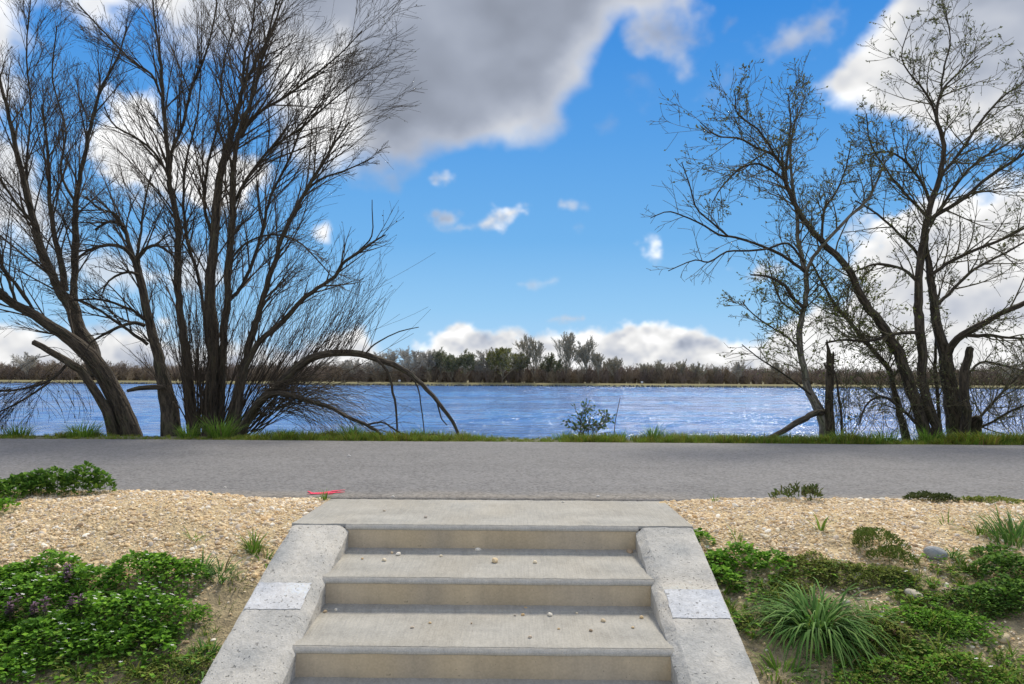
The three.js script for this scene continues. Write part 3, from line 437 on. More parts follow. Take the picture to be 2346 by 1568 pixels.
// leaning willow at the left
willow(at(290, 1015, Z - 0.05), 'leaning willow with a thick trunk bent low to one side over the water', [
  { name: 'trunk', z: Z, z1: Z + 0.5, p: [[304, 1040, 36], [296, 992, 27], [272, 927, 22], [238, 859, 20], [186, 797, 18], [137, 763, 15], [68, 715, 12], [27, 695, 10.5], [0, 671, 9.5], [-60, 625, 8], [-150, 560, 5]], o: { from: 0.42, gap: 0.1, len: 1.1 } },
  { name: 'trunk', z: Z - 0.05, z1: Z - 0.35, p: [[226, 858, 20], [205, 800, 20], [178, 750, 18], [164, 702, 17], [140, 670, 12], [116, 625, 11], [96, 575, 10], [79, 517, 9], [60, 440, 7.5], [38, 350, 6], [20, 270, 5], [7, 216, 4], [-6, 150, 3]], o: { from: 0.3, len: 1.25, gap: 0.12 } },
  { z: Z - 0.18, z1: Z - 0.5, p: [[168, 712, 11], [168, 655, 9], [172, 590, 8.5], [171, 500, 7.5], [176, 440, 6], [196, 347, 5], [209, 281, 4.4], [232, 203, 3.5], [272, 124, 2.4], [290, 60, 1.6]], o: { from: 0.12, len: 1.0, gap: 0.12 } },
  { z: Z - 0.1, z1: Z + 0.45, p: [[150, 668, 9], [138, 600, 7.5], [124, 543, 6], [115, 470, 5], [112, 400, 4], [105, 314, 3], [95, 240, 2]], o: { from: 0.1, len: 1.0 } },
  { name: 'cut_limb', z: Z + 0.16, z1: Z + 0.5, p: [[262, 1010, 16], [256, 975, 13], [238, 930, 12], [214, 890, 11], [190, 855, 10], [164, 835, 10], [120, 808, 8], [76, 784, 7]], bare: true },
  { z: Z + 0.3, z1: Z + 0.8, p: [[150, 838, 4], [113, 872, 3.4], [68, 888, 3], [0, 897, 2.2], [-60, 890, 1.5]], o: { up: -0.05, len: 0.6, from: 0.1, gap: 0.12, rmax: 0.006 } },
  { z: Z + 0.5, z1: Z + 0.9, p: [[113, 876, 3], [68, 907, 2.5], [20, 934, 2], [-30, 955, 1.4]], o: { up: -0.05, len: 0.45, from: 0.1, gap: 0.11, rmax: 0.005 } },
  { z: Z + 0.25, z1: Z + 0.5, p: [[82, 722, 4], [44, 661, 3.4], [0, 612, 3], [-50, 560, 2]], o: { len: 0.9, from: 0.1, gap: 0.1 } },
  { z: Z + 0.3, z1: Z + 0.1, p: [[40, 700, 4], [10, 620, 3.4], [-20, 520, 3], [-40, 400, 2]], o: { len: 1.0, from: 0.1, gap: 0.1 } },
  { z: Z - 0.1, z1: Z - 0.3, p: [[176, 735, 4], [130, 645, 3.2], [60, 590, 2.6], [0, 540, 2], [-40, 500, 1.5]], o: { len: 0.8, from: 0.1, gap: 0.12 } },
  { z: Z - 0.05, z1: Z + 0.2, p: [[80, 517, 4.2], [40, 470, 3.2], [0, 410, 2.5], [-40, 340, 1.8]], o: { len: 0.9, from: 0.1, gap: 0.1 } },
  { z: Z - 0.2, z1: Z - 0.6, p: [[100, 590, 4], [60, 400, 3], [70, 260, 2.4], [60, 120, 2], [70, 0, 1.4]], o: { len: 0.9, from: 0.25, gap: 0.1 } },
  { z: Z - 0.3, z1: Z - 0.5, p: [[175, 470, 4], [140, 400, 3], [150, 300, 2.4], [120, 180, 2], [130, 60, 1.4]], o: { len: 0.8, from: 0.2, gap: 0.12 } },
], { ...LO, extra: ({ tw, r, leaf }) => { // twigs hanging from the cut limb and the low branch
  const o = { ...LO, up: -0.26, wob: 0.26, kids: [0, 3, 4], rmin: 0.002, leaf };
  for (let k = 0; k < 30; k++) { const f = r(), lowOne = k % 3 > 0, p = lowOne ? at(mix(145, 5, f), mix(843, 896, Math.pow(f, 0.6)), Z + mix(0.32, 0.68, f)) : at(mix(205, 90, f), mix(864, 790, f), Z + mix(0.28, 0.48, f)); shoot(tw, r, p, V((r() - 0.55) * 1.4, 0.1 - 0.4 * r(), (r() - 0.5) * 0.8), mix(0.3, 0.7, r()), 0.0042, 1, o); }
} }, 101);
// pollard-like willow in the middle
willow(at(390, 1010, Z + 0.1), 'short stout willow whose knotted top sends out arching side limbs', [
  { name: 'trunk', z: Z + 0.1, z1: Z - 0.1, p: [[393, 1040, 30], [390, 985, 26], [384, 930, 23], [374, 880, 17], [366, 840, 14], [356, 800, 12.5], [345, 760, 11.5], [331, 695, 10.5], [318, 627, 9.5], [311, 596, 9]], o: { from: 0.3, gap: 0.14, len: 0.8 } },
  { z: Z - 0.1, z1: Z + 0.2, p: [[313, 602, 6], [297, 582, 5.5], [283, 568, 5], [253, 561, 4.4], [212, 569, 3.4], [178, 590, 2.4]], o: { from: 0.15, len: 0.75, gap: 0.09 } },
  { z: Z - 0.1, z1: Z - 0.4, p: [[311, 600, 6.5], [295, 560, 5.5], [283, 520, 5], [250, 508, 4.2], [219, 526, 3]], o: { from: 0.15, len: 0.8, gap: 0.08 } },
  { z: Z - 0.15, z1: Z - 0.3, p: [[282, 520, 4], [262, 490, 3.4], [225, 478, 2.8], [196, 450, 2]], o: { from: 0.15, len: 0.7, gap: 0.08 } },
  { z: Z - 0.1, z1: Z + 0.1, p: [[314, 600, 6], [322, 584, 5], [338, 568, 4.4], [359, 562, 3.8], [383, 575, 3], [405, 595, 2.2]], o: { from: 0.15, len: 0.75, gap: 0.08 } },
  { z: Z + 0.05, z1: Z + 0.5, p: [[330, 746, 5], [310, 740, 4.5], [290, 743, 4.2], [249, 760, 3.4], [205, 786, 2.4]], o: { from: 0.15, len: 0.55, gap: 0.12 } },
  { z: Z, z1: Z + 0.5, p: [[330, 732, 4.4], [305, 712, 3.6], [287, 705, 3.4], [253, 692, 3], [212, 685, 2.4], [160, 690, 1.8]], o: { from: 0.15, len: 0.6, gap: 0.11 } },
  { z: Z, z1: Z + 0.4, p: [[338, 790, 4.6], [301, 763, 4], [253, 729, 3.4], [205, 698, 2.8], [170, 684, 2]], o: { from: 0.15, len: 0.6, gap: 0.11 } },
  { z: Z, z1: Z + 0.3, p: [[316, 630, 4.4], [300, 624, 3.6], [277, 627, 3.2], [249, 644, 2.6], [234, 672, 2]], o: { from: 0.15, len: 0.55, gap: 0.1 } },
  { name: 'dead_limb', z: Z + 0.2, z1: Z + 0.3, p: [[378, 888, 7], [350, 888, 6.5], [318, 890, 6], [292, 896, 4]], bare: true },
  { z: Z - 0.1, z1: Z - 0.4, p: [[312, 600, 4], [322, 540, 3.2], [330, 470, 2.6], [345, 400, 2]], o: { from: 0.2, len: 0.7, gap: 0.1 } },
], { ...LO, len: 0.8, up: 0.05, wob: 0.26 }, 202);
// many-stemmed willow with the arching branch
willow(at(510, 1012, Z), 'many-stemmed willow with a long branch arching over to the ground', [
  { name: 'trunk', z: Z + 0.05, z1: Z - 0.3, p: [[452, 1030, 13], [447, 980, 12], [436, 916, 11.5], [428, 825, 11], [411, 707, 9.5], [406, 600, 9], [409, 524, 8], [389, 425, 6.4], [383, 353, 5.5], [373, 229, 4.5], [366, 131, 3.4], [355, 50, 2.4], [345, -30, 1.6]], o: { from: 0.3, gap: 0.12 } },
  { z: Z - 0.25, z1: Z - 0.5, p: [[388, 395, 5], [395, 350, 4.6], [419, 281, 4], [438, 203, 3.4], [468, 131, 2.8], [490, 46, 2], [500, -30, 1.4]], o: { from: 0.1, gap: 0.11 } },
  { z: Z - 0.25, z1: Z + 0.2, p: [[386, 405, 3.6], [355, 352, 3], [310, 315, 2.6], [262, 288, 2.2], [238, 245, 1.6]], o: { from: 0.1, len: 0.8, gap: 0.1 } },
  { z: Z - 0.3, z1: Z - 0.1, p: [[372, 225, 3.4], [345, 170, 3], [308, 144, 2.6], [236, 72, 2.2], [177, 8, 1.6]], o: { from: 0.1, len: 0.8, gap: 0.1 } },
  { z: Z - 0.2, z1: Z - 0.4, p: [[484, 860, 5], [476, 800, 4.8], [458, 654, 4.4], [431, 560, 4], [420, 460, 3.4], [427, 366, 2.8], [452, 262, 2.2], [460, 160, 1.6]], o: { from: 0.25, len: 0.9, gap: 0.13 } },
  { name: 'trunk', z: Z + 0.12, z1: Z - 0.1, p: [[478, 1030, 18], [478, 985, 17], [484, 903, 15], [488, 785, 14.5], [481, 687, 13.5], [488, 589, 12], [494, 491, 11], [505, 393, 9.5], [524, 327, 8], [543, 255, 6], [558, 196, 5], [584, 145, 3.8], [622, 70, 2.6], [650, -10, 1.6]], o: { from: 0.3, gap: 0.1 } },
  { name: 'trunk', z: Z - 0.05, z1: Z + 0.3, p: [[502, 1030, 13], [503, 975, 12], [508, 880, 10], [511, 785, 9.5], [520, 687, 9], [524, 589, 8.5], [533, 491, 8], [533, 393, 6.6], [545, 314, 5.5], [576, 229, 4.4], [602, 130, 3.2], [628, 20, 2.2], [640, -40, 1.5]], o: { from: 0.3, gap: 0.1 } },
  { name: 'trunk', z: Z + 0.1, z1: Z + 0.4, p: [[520, 1030, 12], [527, 975, 11], [556, 851, 9.5], [582, 753, 8.4], [602, 687, 7.4], [628, 602, 6.4], [654, 524, 5.4], [707, 425, 4.4], [740, 373, 3.4], [765, 330, 2.6], [800, 280, 1.6]], o: { from: 0.28, gap: 0.1 } },
  { z: Z + 0.25, z1: Z + 0.3, p: [[700, 436, 3.4], [740, 408, 2.8], [785, 393, 2.2], [820, 378, 1.8], [857, 360, 1.2]], o: { from: 0.1, len: 0.5, gap: 0.12 } },
  { name: 'trunk', z: Z + 0.2, z1: Z + 0.5, p: [[536, 1030, 11], [542, 965, 10], [560, 850, 8.5], [585, 795, 7.5], [640, 743, 6.6], [699, 681, 5.6], [743, 651, 4.6], [770, 630, 4.2], [787, 603, 3.8], [822, 579, 3.2], [849, 558, 2.6], [883, 538, 1.6]], o: { from: 0.2, len: 0.55, gap: 0.12, level: 1 } },
  { z: Z + 0.42, z1: Z + 0.45, p: [[815, 582, 2.4], [838, 560, 2], [852, 541, 1.8], [853, 500, 1.4], [852, 458, 1]], bare: true },
  { z: Z, z1: Z - 0.4, p: [[521, 690, 5.4], [545, 668, 5], [563, 640, 4.6], [602, 524, 4], [617, 458, 3.6], [661, 366, 3], [694, 288, 2.4], [745, 215, 1.6]], o: { from: 0.15, gap: 0.09 } },
  { z: Z - 0.05, z1: Z - 0.1, p: [[523, 345, 5], [545, 318, 4.6], [589, 262, 4], [654, 222, 3.4], [713, 177, 2.6], [785, 118, 1.8], [830, 70, 1.2]], o: { from: 0.1, gap: 0.08 } },
  { z: Z, z1: Z + 0.3, p: [[533, 470, 5], [560, 420, 4.4], [610, 350, 3.6], [680, 300, 2.8], [750, 240, 2], [810, 190, 1.4]], o: { from: 0.1, gap: 0.08 } },
  { z: Z - 0.1, z1: Z - 0.3, p: [[490, 560, 4.6], [470, 480, 4], [475, 380, 3.4], [500, 280, 2.8], [510, 160, 2], [540, 40, 1.4]], o: { from: 0.15, gap: 0.1 } },
  { z: Z, z1: Z - 0.2, p: [[556, 200, 4], [560, 130, 3.2], [580, 50, 2.4], [585, -30, 1.6]], o: { from: 0.1, gap: 0.09, len: 0.9 } },
  { z: Z + 0.2, z1: Z + 0.35, p: [[524, 600, 3.2], [560, 560, 2.8], [620, 538, 2.4], [680, 552, 2], [730, 600, 1.6], [765, 640, 1.2]], o: { from: 0.15, len: 0.5, gap: 0.12 } },
  { name: 'arching_branch', z: Z + 0.2, z1: Z + 0.75, p: [[545, 1020, 13], [565, 965, 12], [600, 915, 11.5], [634, 886, 11], [658, 863, 11], [692, 832, 10.5], [733, 814, 9.5], [774, 809, 9], [822, 811, 8.4], [870, 825, 7.6], [914, 842, 6.6], [945, 863, 6], [972, 886, 5.4], [1003, 921, 4.8], [1030, 955, 4.2], [1047, 990, 3.4], [1056, 1012, 2.6]], bare: true },
  { z: Z + 0.55, z1: Z + 0.6, p: [[862, 824, 4], [890, 857, 3.6], [900, 900, 3.2], [907, 941, 2.8], [911, 1008, 2.4]], bare: true },
  { z: Z + 0.6, z1: Z + 0.62, p: [[934, 856, 2.4], [955, 883, 1.8], [965, 934, 1.5], [974, 1008, 1.2]], bare: true },
  { z: Z + 0.65, z1: Z + 0.66, p: [[1000, 917, 2.4], [1009, 950, 1.8], [1012, 960, 1.6], [1025, 975, 1.2]], bare: true },
  { z: Z + 0.5, z1: Z + 0.55, p: [[835, 814, 2.4], [850, 796, 2.2], [866, 784, 1.9], [914, 760, 1.5], [959, 750, 1]], bare: true },
  { name: 'low_branch', z: Z + 0.3, z1: Z + 0.85, p: [[550, 985, 8], [585, 930, 7.5], [625, 902, 7], [671, 907, 6.4], [712, 921, 5.6], [757, 934, 5], [794, 955, 4.4], [835, 972, 4], [863, 989, 3.6], [885, 1010, 3]], o: { up: -0.02, len: 0.6, from: 0.3, gap: 0.12, level: 1, rmax: 0.006 } },
  { z: Z + 0.75, z1: Z + 0.85, p: [[840, 974, 2.6], [876, 968, 2.2], [900, 982, 2], [931, 998, 1.7], [999, 995, 1.2]], o: { up: 0, len: 0.35, from: 0.1, gap: 0.14, level: 1, rmax: 0.004 } },
], { ...LO, extra: ({ tw, r, leaf }) => {
  const o = { ...LO, kids: [0, 4, 4, 4], angle: 0.42, ratio: 0.4, wob: 0.14, up: 0.03, leaf };
  for (let k = 0; k < 165; k++) { // basal shoots fanning out of the stool
    const f = r(), p = at(mix(430, 585, f), mix(1008, 962, r()), Z + (r() - 0.4) * 0.4), lean = mix(-0.5, 1.15, f * 0.75 + r() * 0.25); shoot(tw, r, p, V(Math.sin(lean), Math.cos(lean), (r() - 0.5) * 0.5), mix(0.9, 2.5, r()), mix(0.004, 0.0095, r()), r() < 0.5 ? 2 : 1, o);
  }
  for (let k = 0; k < 46; k++) { const f = r(), p = at(mix(640, 850, f), mix(880, 812, sm(0, 0.5, f)), Z + 0.3 + 0.3 * f), lean = mix(0.15, 0.75, r()); shoot(tw, r, p, V(Math.sin(lean), Math.cos(lean), (r() - 0.5) * 0.4), mix(0.4, 1.35, r()) * (1.1 - 0.4 * f), mix(0.003, 0.0065, r()), r() < 0.4 ? 1 : 0, o); }
  for (let k = 0; k < 85; k++) { const p = at(mix(585, 660, r()), mix(950, 880, r()), Z + 0.2 + r() * 0.3), a = mix(-0.1, 0.7, r()); shoot(tw, r, p, V(Math.cos(a), Math.sin(a), (r() - 0.4) * 0.6), mix(0.6, 1.5, r()), 0.004, 1, { ...o, up: -0.13, wob: 0.2, kids: [0, 5, 4, 4] }); }
} }, 303);

// right bank
const RO = { up: 0.06, wob: 0.4, kids: [0, 4, 5, 5], angle: 0.75, ratio: 0.55, rmin: 0.0023, rmax: 0.010, step: 0.13, gap: 0.17, from: 0.2, len: 0.85, level: 2, leaves: YOUNG, leafSize: 0.028, chance: (l, t) => (l < 1 ? 0.42 : l < 2 ? 0.12 : 0.02), twigMat: M.twigGreen };
const dead = { level: 1, chance: 0, leafSize: 0.001 };
willow(at(1896, 1015, Z), 'slender pale-stemmed willow with a broken stump and a propped limb at its foot', [
  { name: 'trunk', pale: true, z: Z, z1: Z - 0.1, p: [[1898, 1040, 22], [1896, 1000, 18], [1890, 963, 15], [1880, 943, 12], [1866, 920, 10], [1853, 892, 9], [1843, 853, 8.4], [1834, 810, 8], [1831, 760, 7.6], [1837, 723, 7.2], [1845, 689, 7], [1848, 641, 6.8], [1841, 602, 6.2], [1831, 563, 5.4], [1827, 497, 4.6], [1820, 440, 4], [1812, 380, 3.2], [1815, 310, 2.4], [1830, 245, 1.6]], o: { from: 0.5, gap: 0.1, len: 0.95 } },
  { pale: true, z: Z - 0.02, z1: Z + 0.5, p: [[1847, 628, 5], [1862, 592, 4.8], [1880, 569, 4.6], [1939, 504, 4], [1992, 452, 3.2], [2008, 420, 2.6], [2030, 366, 1.8]], o: { from: 0.3, gap: 0.14, len: 0.7 } },
  { z: Z - 0.02, z1: Z + 0.5, p: [[1843, 622, 4.6], [1815, 600, 4.2], [1791, 584, 4], [1736, 560, 3.4], [1682, 543, 3], [1651, 539, 2.7], [1610, 515, 2.2], [1566, 495, 1.8], [1531, 485, 1.5], [1490, 500, 1]], o: { from: 0.3, gap: 0.13, len: 0.55, up: -0.02, level: 1, leafSize: 0.004, rmax: 0.005 } },
  { z: Z + 0.3, z1: Z + 0.6, p: [[1668, 541, 2.6], [1634, 512, 2.3], [1596, 478, 2], [1583, 433, 1.6], [1562, 372, 1.2]], o: { from: 0.1, gap: 0.1, len: 0.4, level: 1 } },
  { z: Z, z1: Z + 0.6, p: [[1842, 600, 3.4], [1805, 558, 3], [1760, 570, 2.7], [1716, 575, 2.5], [1665, 577, 2.2], [1624, 601, 1.9], [1593, 596, 1.6], [1531, 621, 1.1]], o: { from: 0.3, gap: 0.12, len: 0.5, up: -0.04, level: 1, leafSize: 0.004, rmax: 0.005 } },
  { name: 'dead_limb', z: Z, z1: Z + 0.4, p: [[1842, 705, 5], [1824, 690, 4.6], [1813, 676, 4.4], [1798, 655, 4], [1771, 638, 3.4], [1750, 632, 2.8], [1720, 630, 1.8]], bare: true },
  { name: 'propped_limb', z: Z, z1: Z + 0.7, p: [[1884, 946, 8], [1868, 946, 8], [1843, 960, 7.4], [1812, 977, 6.6], [1789, 991, 6], [1758, 1006, 5]], bare: true },
  { name: 'broken_stump', z: Z + 0.05, p: [[1902, 1040, 16], [1901, 990, 13], [1902, 937, 11], [1902, 886, 10], [1904, 845, 9.6], [1902, 825, 8], [1897, 803, 4.5], [1895, 779, 1.6]], bare: true },
  { name: 'broken_stump', z: Z + 0.08, p: [[1904, 858, 6], [1908, 838, 5], [1910, 820, 4], [1910, 806, 1.6]], bare: true },
  { name: 'broken_stump', z: Z + 0.1, p: [[1900, 848, 4], [1892, 838, 3.4], [1888, 832, 2]], bare: true },
  { z: Z + 0.15, p: [[1932, 1020, 3.4], [1929, 980, 3.2], [1924, 915, 3], [1916, 869, 2.4], [1909, 845, 1.6]], bare: true },
  { z: Z - 0.05, z1: Z - 0.3, p: [[1833, 800, 3], [1800, 770, 2.6], [1760, 745, 2.2], [1720, 715, 1.6], [1700, 690, 1.2]], o: { from: 0.15, gap: 0.09, len: 0.5 } },
  { z: Z + 0.05, z1: Z + 0.3, p: [[1858, 905, 2.6], [1800, 860, 2.2], [1745, 825, 1.8], [1700, 790, 1.2]], o: { from: 0.1, gap: 0.12, len: 0.5, level: 1 } },
  { z: Z - 0.1, z1: Z - 0.4, p: [[1838, 725, 3], [1790, 690, 2.4], [1770, 640, 2], [1760, 600, 1.4]], o: { from: 0.2, gap: 0.09, len: 0.5 } },
], { ...RO, extra: ({ tw, r, leaf, lf }) => { const o = { ...RO, leaf, up: 0.05 }, lo = { ...RO, up: 0.05, leaf: leafy(lf, FRESH, 0.03, (l) => (l < 1 ? 0.6 : 0.2)) }; for (let k = 0; k < 30; k++) { const f = r(), sd = r() < 0.75 ? -1 : 1; shoot(tw, r, at(mix(1836, 1846, r()), mix(690, 890, f), Z + (r() - 0.5) * 0.1), V(sd * (0.5 + 0.7 * r()), 0.35 + 0.5 * r(), (r() - 0.5) * 0.9), mix(0.35, 0.75, r()), 0.0045, 2, lo); } for (let k = 0; k < 22; k++) shoot(tw, r, at(1880 + r() * 60, 1000 - r() * 60, Z + (r() - 0.5) * 0.4), V((r() - 0.35) * 1.4, 0.6 + r(), (r() - 0.5)), 0.3 + r() * 0.7, 0.004, 1, o); } }, 404);
willow(at(2165, 1015, Z - 0.1), 'tall spreading willow with several thick forking trunks and young grey-green leaves', [
  { name: 'trunk', z: Z, z1: Z + 0.25, p: [[2126, 1040, 20], [2119, 985, 17], [2102, 929, 15], [2085, 886, 14], [2074, 847, 13.5], [2060, 810, 13], [2034, 768, 12], [2015, 737, 11], [1995, 712, 10.4], [1978, 690, 10], [1942, 614, 8.6], [1892, 563, 7.2], [1856, 522, 6.4], [1822, 471, 5.6], [1801, 420, 5], [1794, 385, 4.4], [1771, 355, 3.8], [1733, 338, 3], [1695, 317, 2.4], [1644, 312, 1.8], [1605, 280, 1.2]], o: { from: 0.45, gap: 0.1, len: 0.9 } },
  { z: Z + 0.2, z1: Z - 0.1, p: [[1802, 425, 3.4], [1804, 358, 2.8], [1812, 290, 2.2], [1806, 215, 1.4]], o: { from: 0.1, gap: 0.07, len: 0.7 } },
  { z: Z + 0.2, z1: Z + 0.5, p: [[1797, 412, 3.4], [1770, 392, 3], [1736, 375, 2.7], [1692, 389, 2.2], [1651, 433, 1.7], [1632, 465, 1.2]], o: { from: 0.1, gap: 0.08, len: 0.6 } },
  { z: Z + 0.2, z1: Z - 0.2, p: [[1884, 556, 3.6], [1886, 510, 3.2], [1890, 478, 3], [1914, 443, 2.6], [1937, 390, 2], [1950, 330, 1.4]], o: { from: 0.1, gap: 0.09, len: 0.7 } },
  { z: Z + 0.2, z1: Z + 0.4, p: [[1790, 380, 3], [1740, 300, 2.4], [1690, 260, 1.8], [1684, 215, 1.2]], o: { from: 0.1, gap: 0.08, len: 0.6 } },
  { z: Z - 0.2, z1: Z - 0.1, p: [[2080, 1040, 11], [2074, 985, 9.5], [2057, 929, 8], [2046, 886, 7], [2037, 847, 6.4], [1995, 796, 5.6], [1953, 745, 4.8], [1910, 695, 4], [1876, 632, 3], [1858, 600, 2.4]], o: { from: 0.3, gap: 0.13, len: 0.75 } },
  { name: 'trunk', z: Z + 0.1, z1: Z - 0.25, p: [[2152, 1040, 15], [2147, 985, 13], [2127, 929, 12], [2114, 872, 11.5], [2115, 816, 11.5], [2108, 760, 11], [2105, 717, 11], [2105, 681, 10.6], [2110, 602, 9.6], [2119, 537, 9], [2133, 471, 8], [2158, 386, 6.6], [2163, 330, 5.6], [2145, 270, 4.6], [2155, 215, 3.4], [2188, 175, 2.6], [2240, 128, 1.6]], o: { from: 0.5, gap: 0.1, len: 0.85 } },
  { z: Z - 0.25, z1: Z - 0.1, p: [[2147, 275, 3.6], [2135, 235, 3], [2112, 200, 2.6], [2085, 170, 2], [2066, 130, 1.6], [2085, 60, 1.1]], o: { from: 0.1, gap: 0.08, len: 0.6 } },
  { z: Z - 0.25, z1: Z - 0.5, p: [[2155, 225, 3], [2162, 164, 2.4], [2178, 90, 1.7], [2168, 35, 1.1]], o: { from: 0.1, gap: 0.08, len: 0.55 } },
  { name: 'trunk', z: Z - 0.1, z1: Z - 0.15, p: [[2205, 1040, 28], [2196, 988, 23], [2183, 929, 19], [2173, 872, 17], [2170, 830, 16], [2163, 802, 14.5], [2150, 760, 12], [2141, 717, 11], [2138, 680, 10], [2133, 640, 9], [2126, 590, 7], [2122, 555, 5]], o: { from: 0.5, gap: 0.14, len: 0.8 } },
  { z: Z - 0.15, z1: Z + 0.3, p: [[2128, 508, 6], [2150, 490, 5.4], [2194, 465, 4.8], [2266, 406, 4.2], [2346, 353, 3.4], [2420, 300, 2.4]], o: { from: 0.1, gap: 0.1, len: 0.8 } },
  { z: Z - 0.2, z1: Z - 0.5, p: [[2154, 402, 4.8], [2175, 380, 4.2], [2207, 340, 3.8], [2260, 262, 3], [2305, 216, 2.4], [2346, 190, 1.8], [2390, 130, 1.2]], o: { from: 0.1, gap: 0.09, len: 0.8 } },
  { z: Z - 0.2, z1: Z, p: [[2131, 520, 4.2], [2180, 440, 3.6], [2240, 370, 3], [2300, 335, 2.4], [2346, 300, 1.8]], o: { from: 0.15, gap: 0.1, len: 0.7 } },
  { name: 'trunk', z: Z - 0.1, z1: Z + 0.4, p: [[2170, 820, 10], [2184, 790, 9.4], [2206, 768, 8.6], [2249, 743, 7.6], [2291, 720, 6.6], [2346, 695, 5.6], [2420, 655, 4.4]], o: { from: 0.2, gap: 0.12, len: 0.8 } },
  { z: Z + 0.05, z1: Z + 0.5, p: [[2208, 768, 5], [2240, 770, 4.4], [2266, 768, 4], [2305, 774, 3.2], [2346, 776, 2.6], [2400, 790, 2]], o: { from: 0.2, gap: 0.11, len: 0.55, up: 0 } },
  { z: Z - 0.1, z1: Z + 0.3, p: [[2134, 630, 5], [2170, 605, 4.4], [2214, 582, 4], [2293, 550, 3.4], [2346, 524, 2.8], [2420, 485, 2]], o: { from: 0.1, gap: 0.1, len: 0.7 } },
  { z: Z - 0.1, z1: Z - 0.4, p: [[2140, 705, 5], [2175, 674, 4.2], [2227, 622, 3.6], [2286, 589, 3], [2346, 556, 2.4], [2400, 520, 1.8]], o: { from: 0.1, gap: 0.1, len: 0.7 } },
  { name: 'cut_limb', z: Z + 0.1, z1: Z + 0.2, p: [[2214, 1030, 15], [2215, 971, 13], [2212, 915, 11.5], [2212, 858, 11], [2218, 822, 10], [2222, 797, 8.5]], bare: true },
  { name: 'stump_foot', z: Z - 0.1, z1: Z + 0.1, p: [[2200, 1050, 30], [2222, 1000, 27], [2232, 975, 22], [2240, 958, 10]], bare: true },
  { z: Z - 0.3, p: [[2156, 1010, 4.6], [2152, 957, 4.4], [2147, 892, 4.2], [2143, 830, 4], [2146, 760, 3]], o: { from: 0.4, gap: 0.2, len: 0.5 } },
  { z: Z - 0.1, z1: Z + 0.2, p: [[2106, 650, 4.4], [2085, 628, 4], [2063, 615, 3.6], [2011, 605, 3], [1959, 622, 2.2]], o: { from: 0.1, gap: 0.11, len: 0.55 } },
  { z: Z + 0.1, z1: Z + 0.4, p: [[2106, 762, 5], [2060, 764, 4.4], [2023, 774, 4], [1981, 782, 3.6], [1933, 779, 3], [1893, 786, 2.2]], o: { from: 0.1, gap: 0.09, len: 0.5, wob: 0.6 } },
  { z: Z - 0.2, z1: Z, p: [[2112, 600, 4.2], [2092, 568, 3.8], [2060, 535, 3.2], [2011, 491, 2.6], [1960, 460, 1.8]], o: { from: 0.1, gap: 0.1, len: 0.6 } },
  { z: Z - 0.2, z1: Z - 0.3, p: [[2134, 470, 4.4], [2118, 430, 4], [2103, 406, 3.6], [2070, 366, 3], [2031, 347, 2.4], [1978, 357, 1.6]], o: { from: 0.1, gap: 0.08, len: 0.65 } },
  { z: Z - 0.2, z1: Z - 0.4, p: [[2128, 500, 4], [2080, 450, 3.4], [2035, 395, 2.8], [1995, 330, 2.2], [1985, 260, 1.4]], o: { from: 0.1, gap: 0.08, len: 0.65 } },
  { z: Z + 0.1, z1: Z + 0.5, p: [[2100, 970, 4.4], [2080, 950, 4], [2060, 931, 3.6], [2023, 909, 3], [1989, 923, 2.4], [1967, 975, 1.8]], o: { from: 0.1, gap: 0.1, len: 0.5, up: -0.03, leafSize: 0.02 } },
  { z: Z, z1: Z - 0.3, p: [[2222, 980, 4], [2260, 940, 3.4], [2300, 895, 3], [2346, 850, 2.4], [2400, 800, 1.6]], o: { from: 0.1, gap: 0.08, len: 0.6, leafSize: 0.02 } },
  { z: Z, z1: Z + 0.4, p: [[2225, 985, 3.6], [2270, 970, 3], [2320, 940, 2.6], [2380, 920, 1.8]], o: { from: 0.1, gap: 0.08, len: 0.55, leafSize: 0.02 } },
  { z: Z - 0.1, z1: Z - 0.3, p: [[2216, 860, 3.4], [2250, 830, 3], [2300, 838, 2.4], [2346, 850, 1.8]], o: { from: 0.1, gap: 0.1, len: 0.45, leafSize: 0.02 } },
], { ...RO, extra: ({ tw, r, leaf, lf }) => { const o = { ...RO, leaf, up: 0.03 }, lo = { ...RO, up: 0.04, leaf: leafy(lf, FRESH, 0.03, (l) => (l < 1 ? 0.6 : 0.2)) }; for (let k = 0; k < 46; k++) { const f = r(); shoot(tw, r, at(mix(2060, 1925, f) + (r() - 0.5) * 10, mix(880, 700, f), Z - 0.15 + (r() - 0.5) * 0.3), V((r() - 0.6) * 1.6, 0.3 + 0.6 * r(), (r() - 0.5) * 1.1), mix(0.3, 0.7, r()), 0.0042, 2, lo); } for (let k = 0; k < 90; k++) { const f = r(); shoot(tw, r, at(mix(1940, 2360, f), 1005 - r() * 40, Z + (r() - 0.5) * 0.8), V((r() - 0.5) * 1.6, 0.5 + r(), (r() - 0.5)), 0.3 + r() * 0.75, 0.0038, r() < 0.6 ? 2 : 1, { ...o, kids: [0, 3, 4] }); } } }, 505);

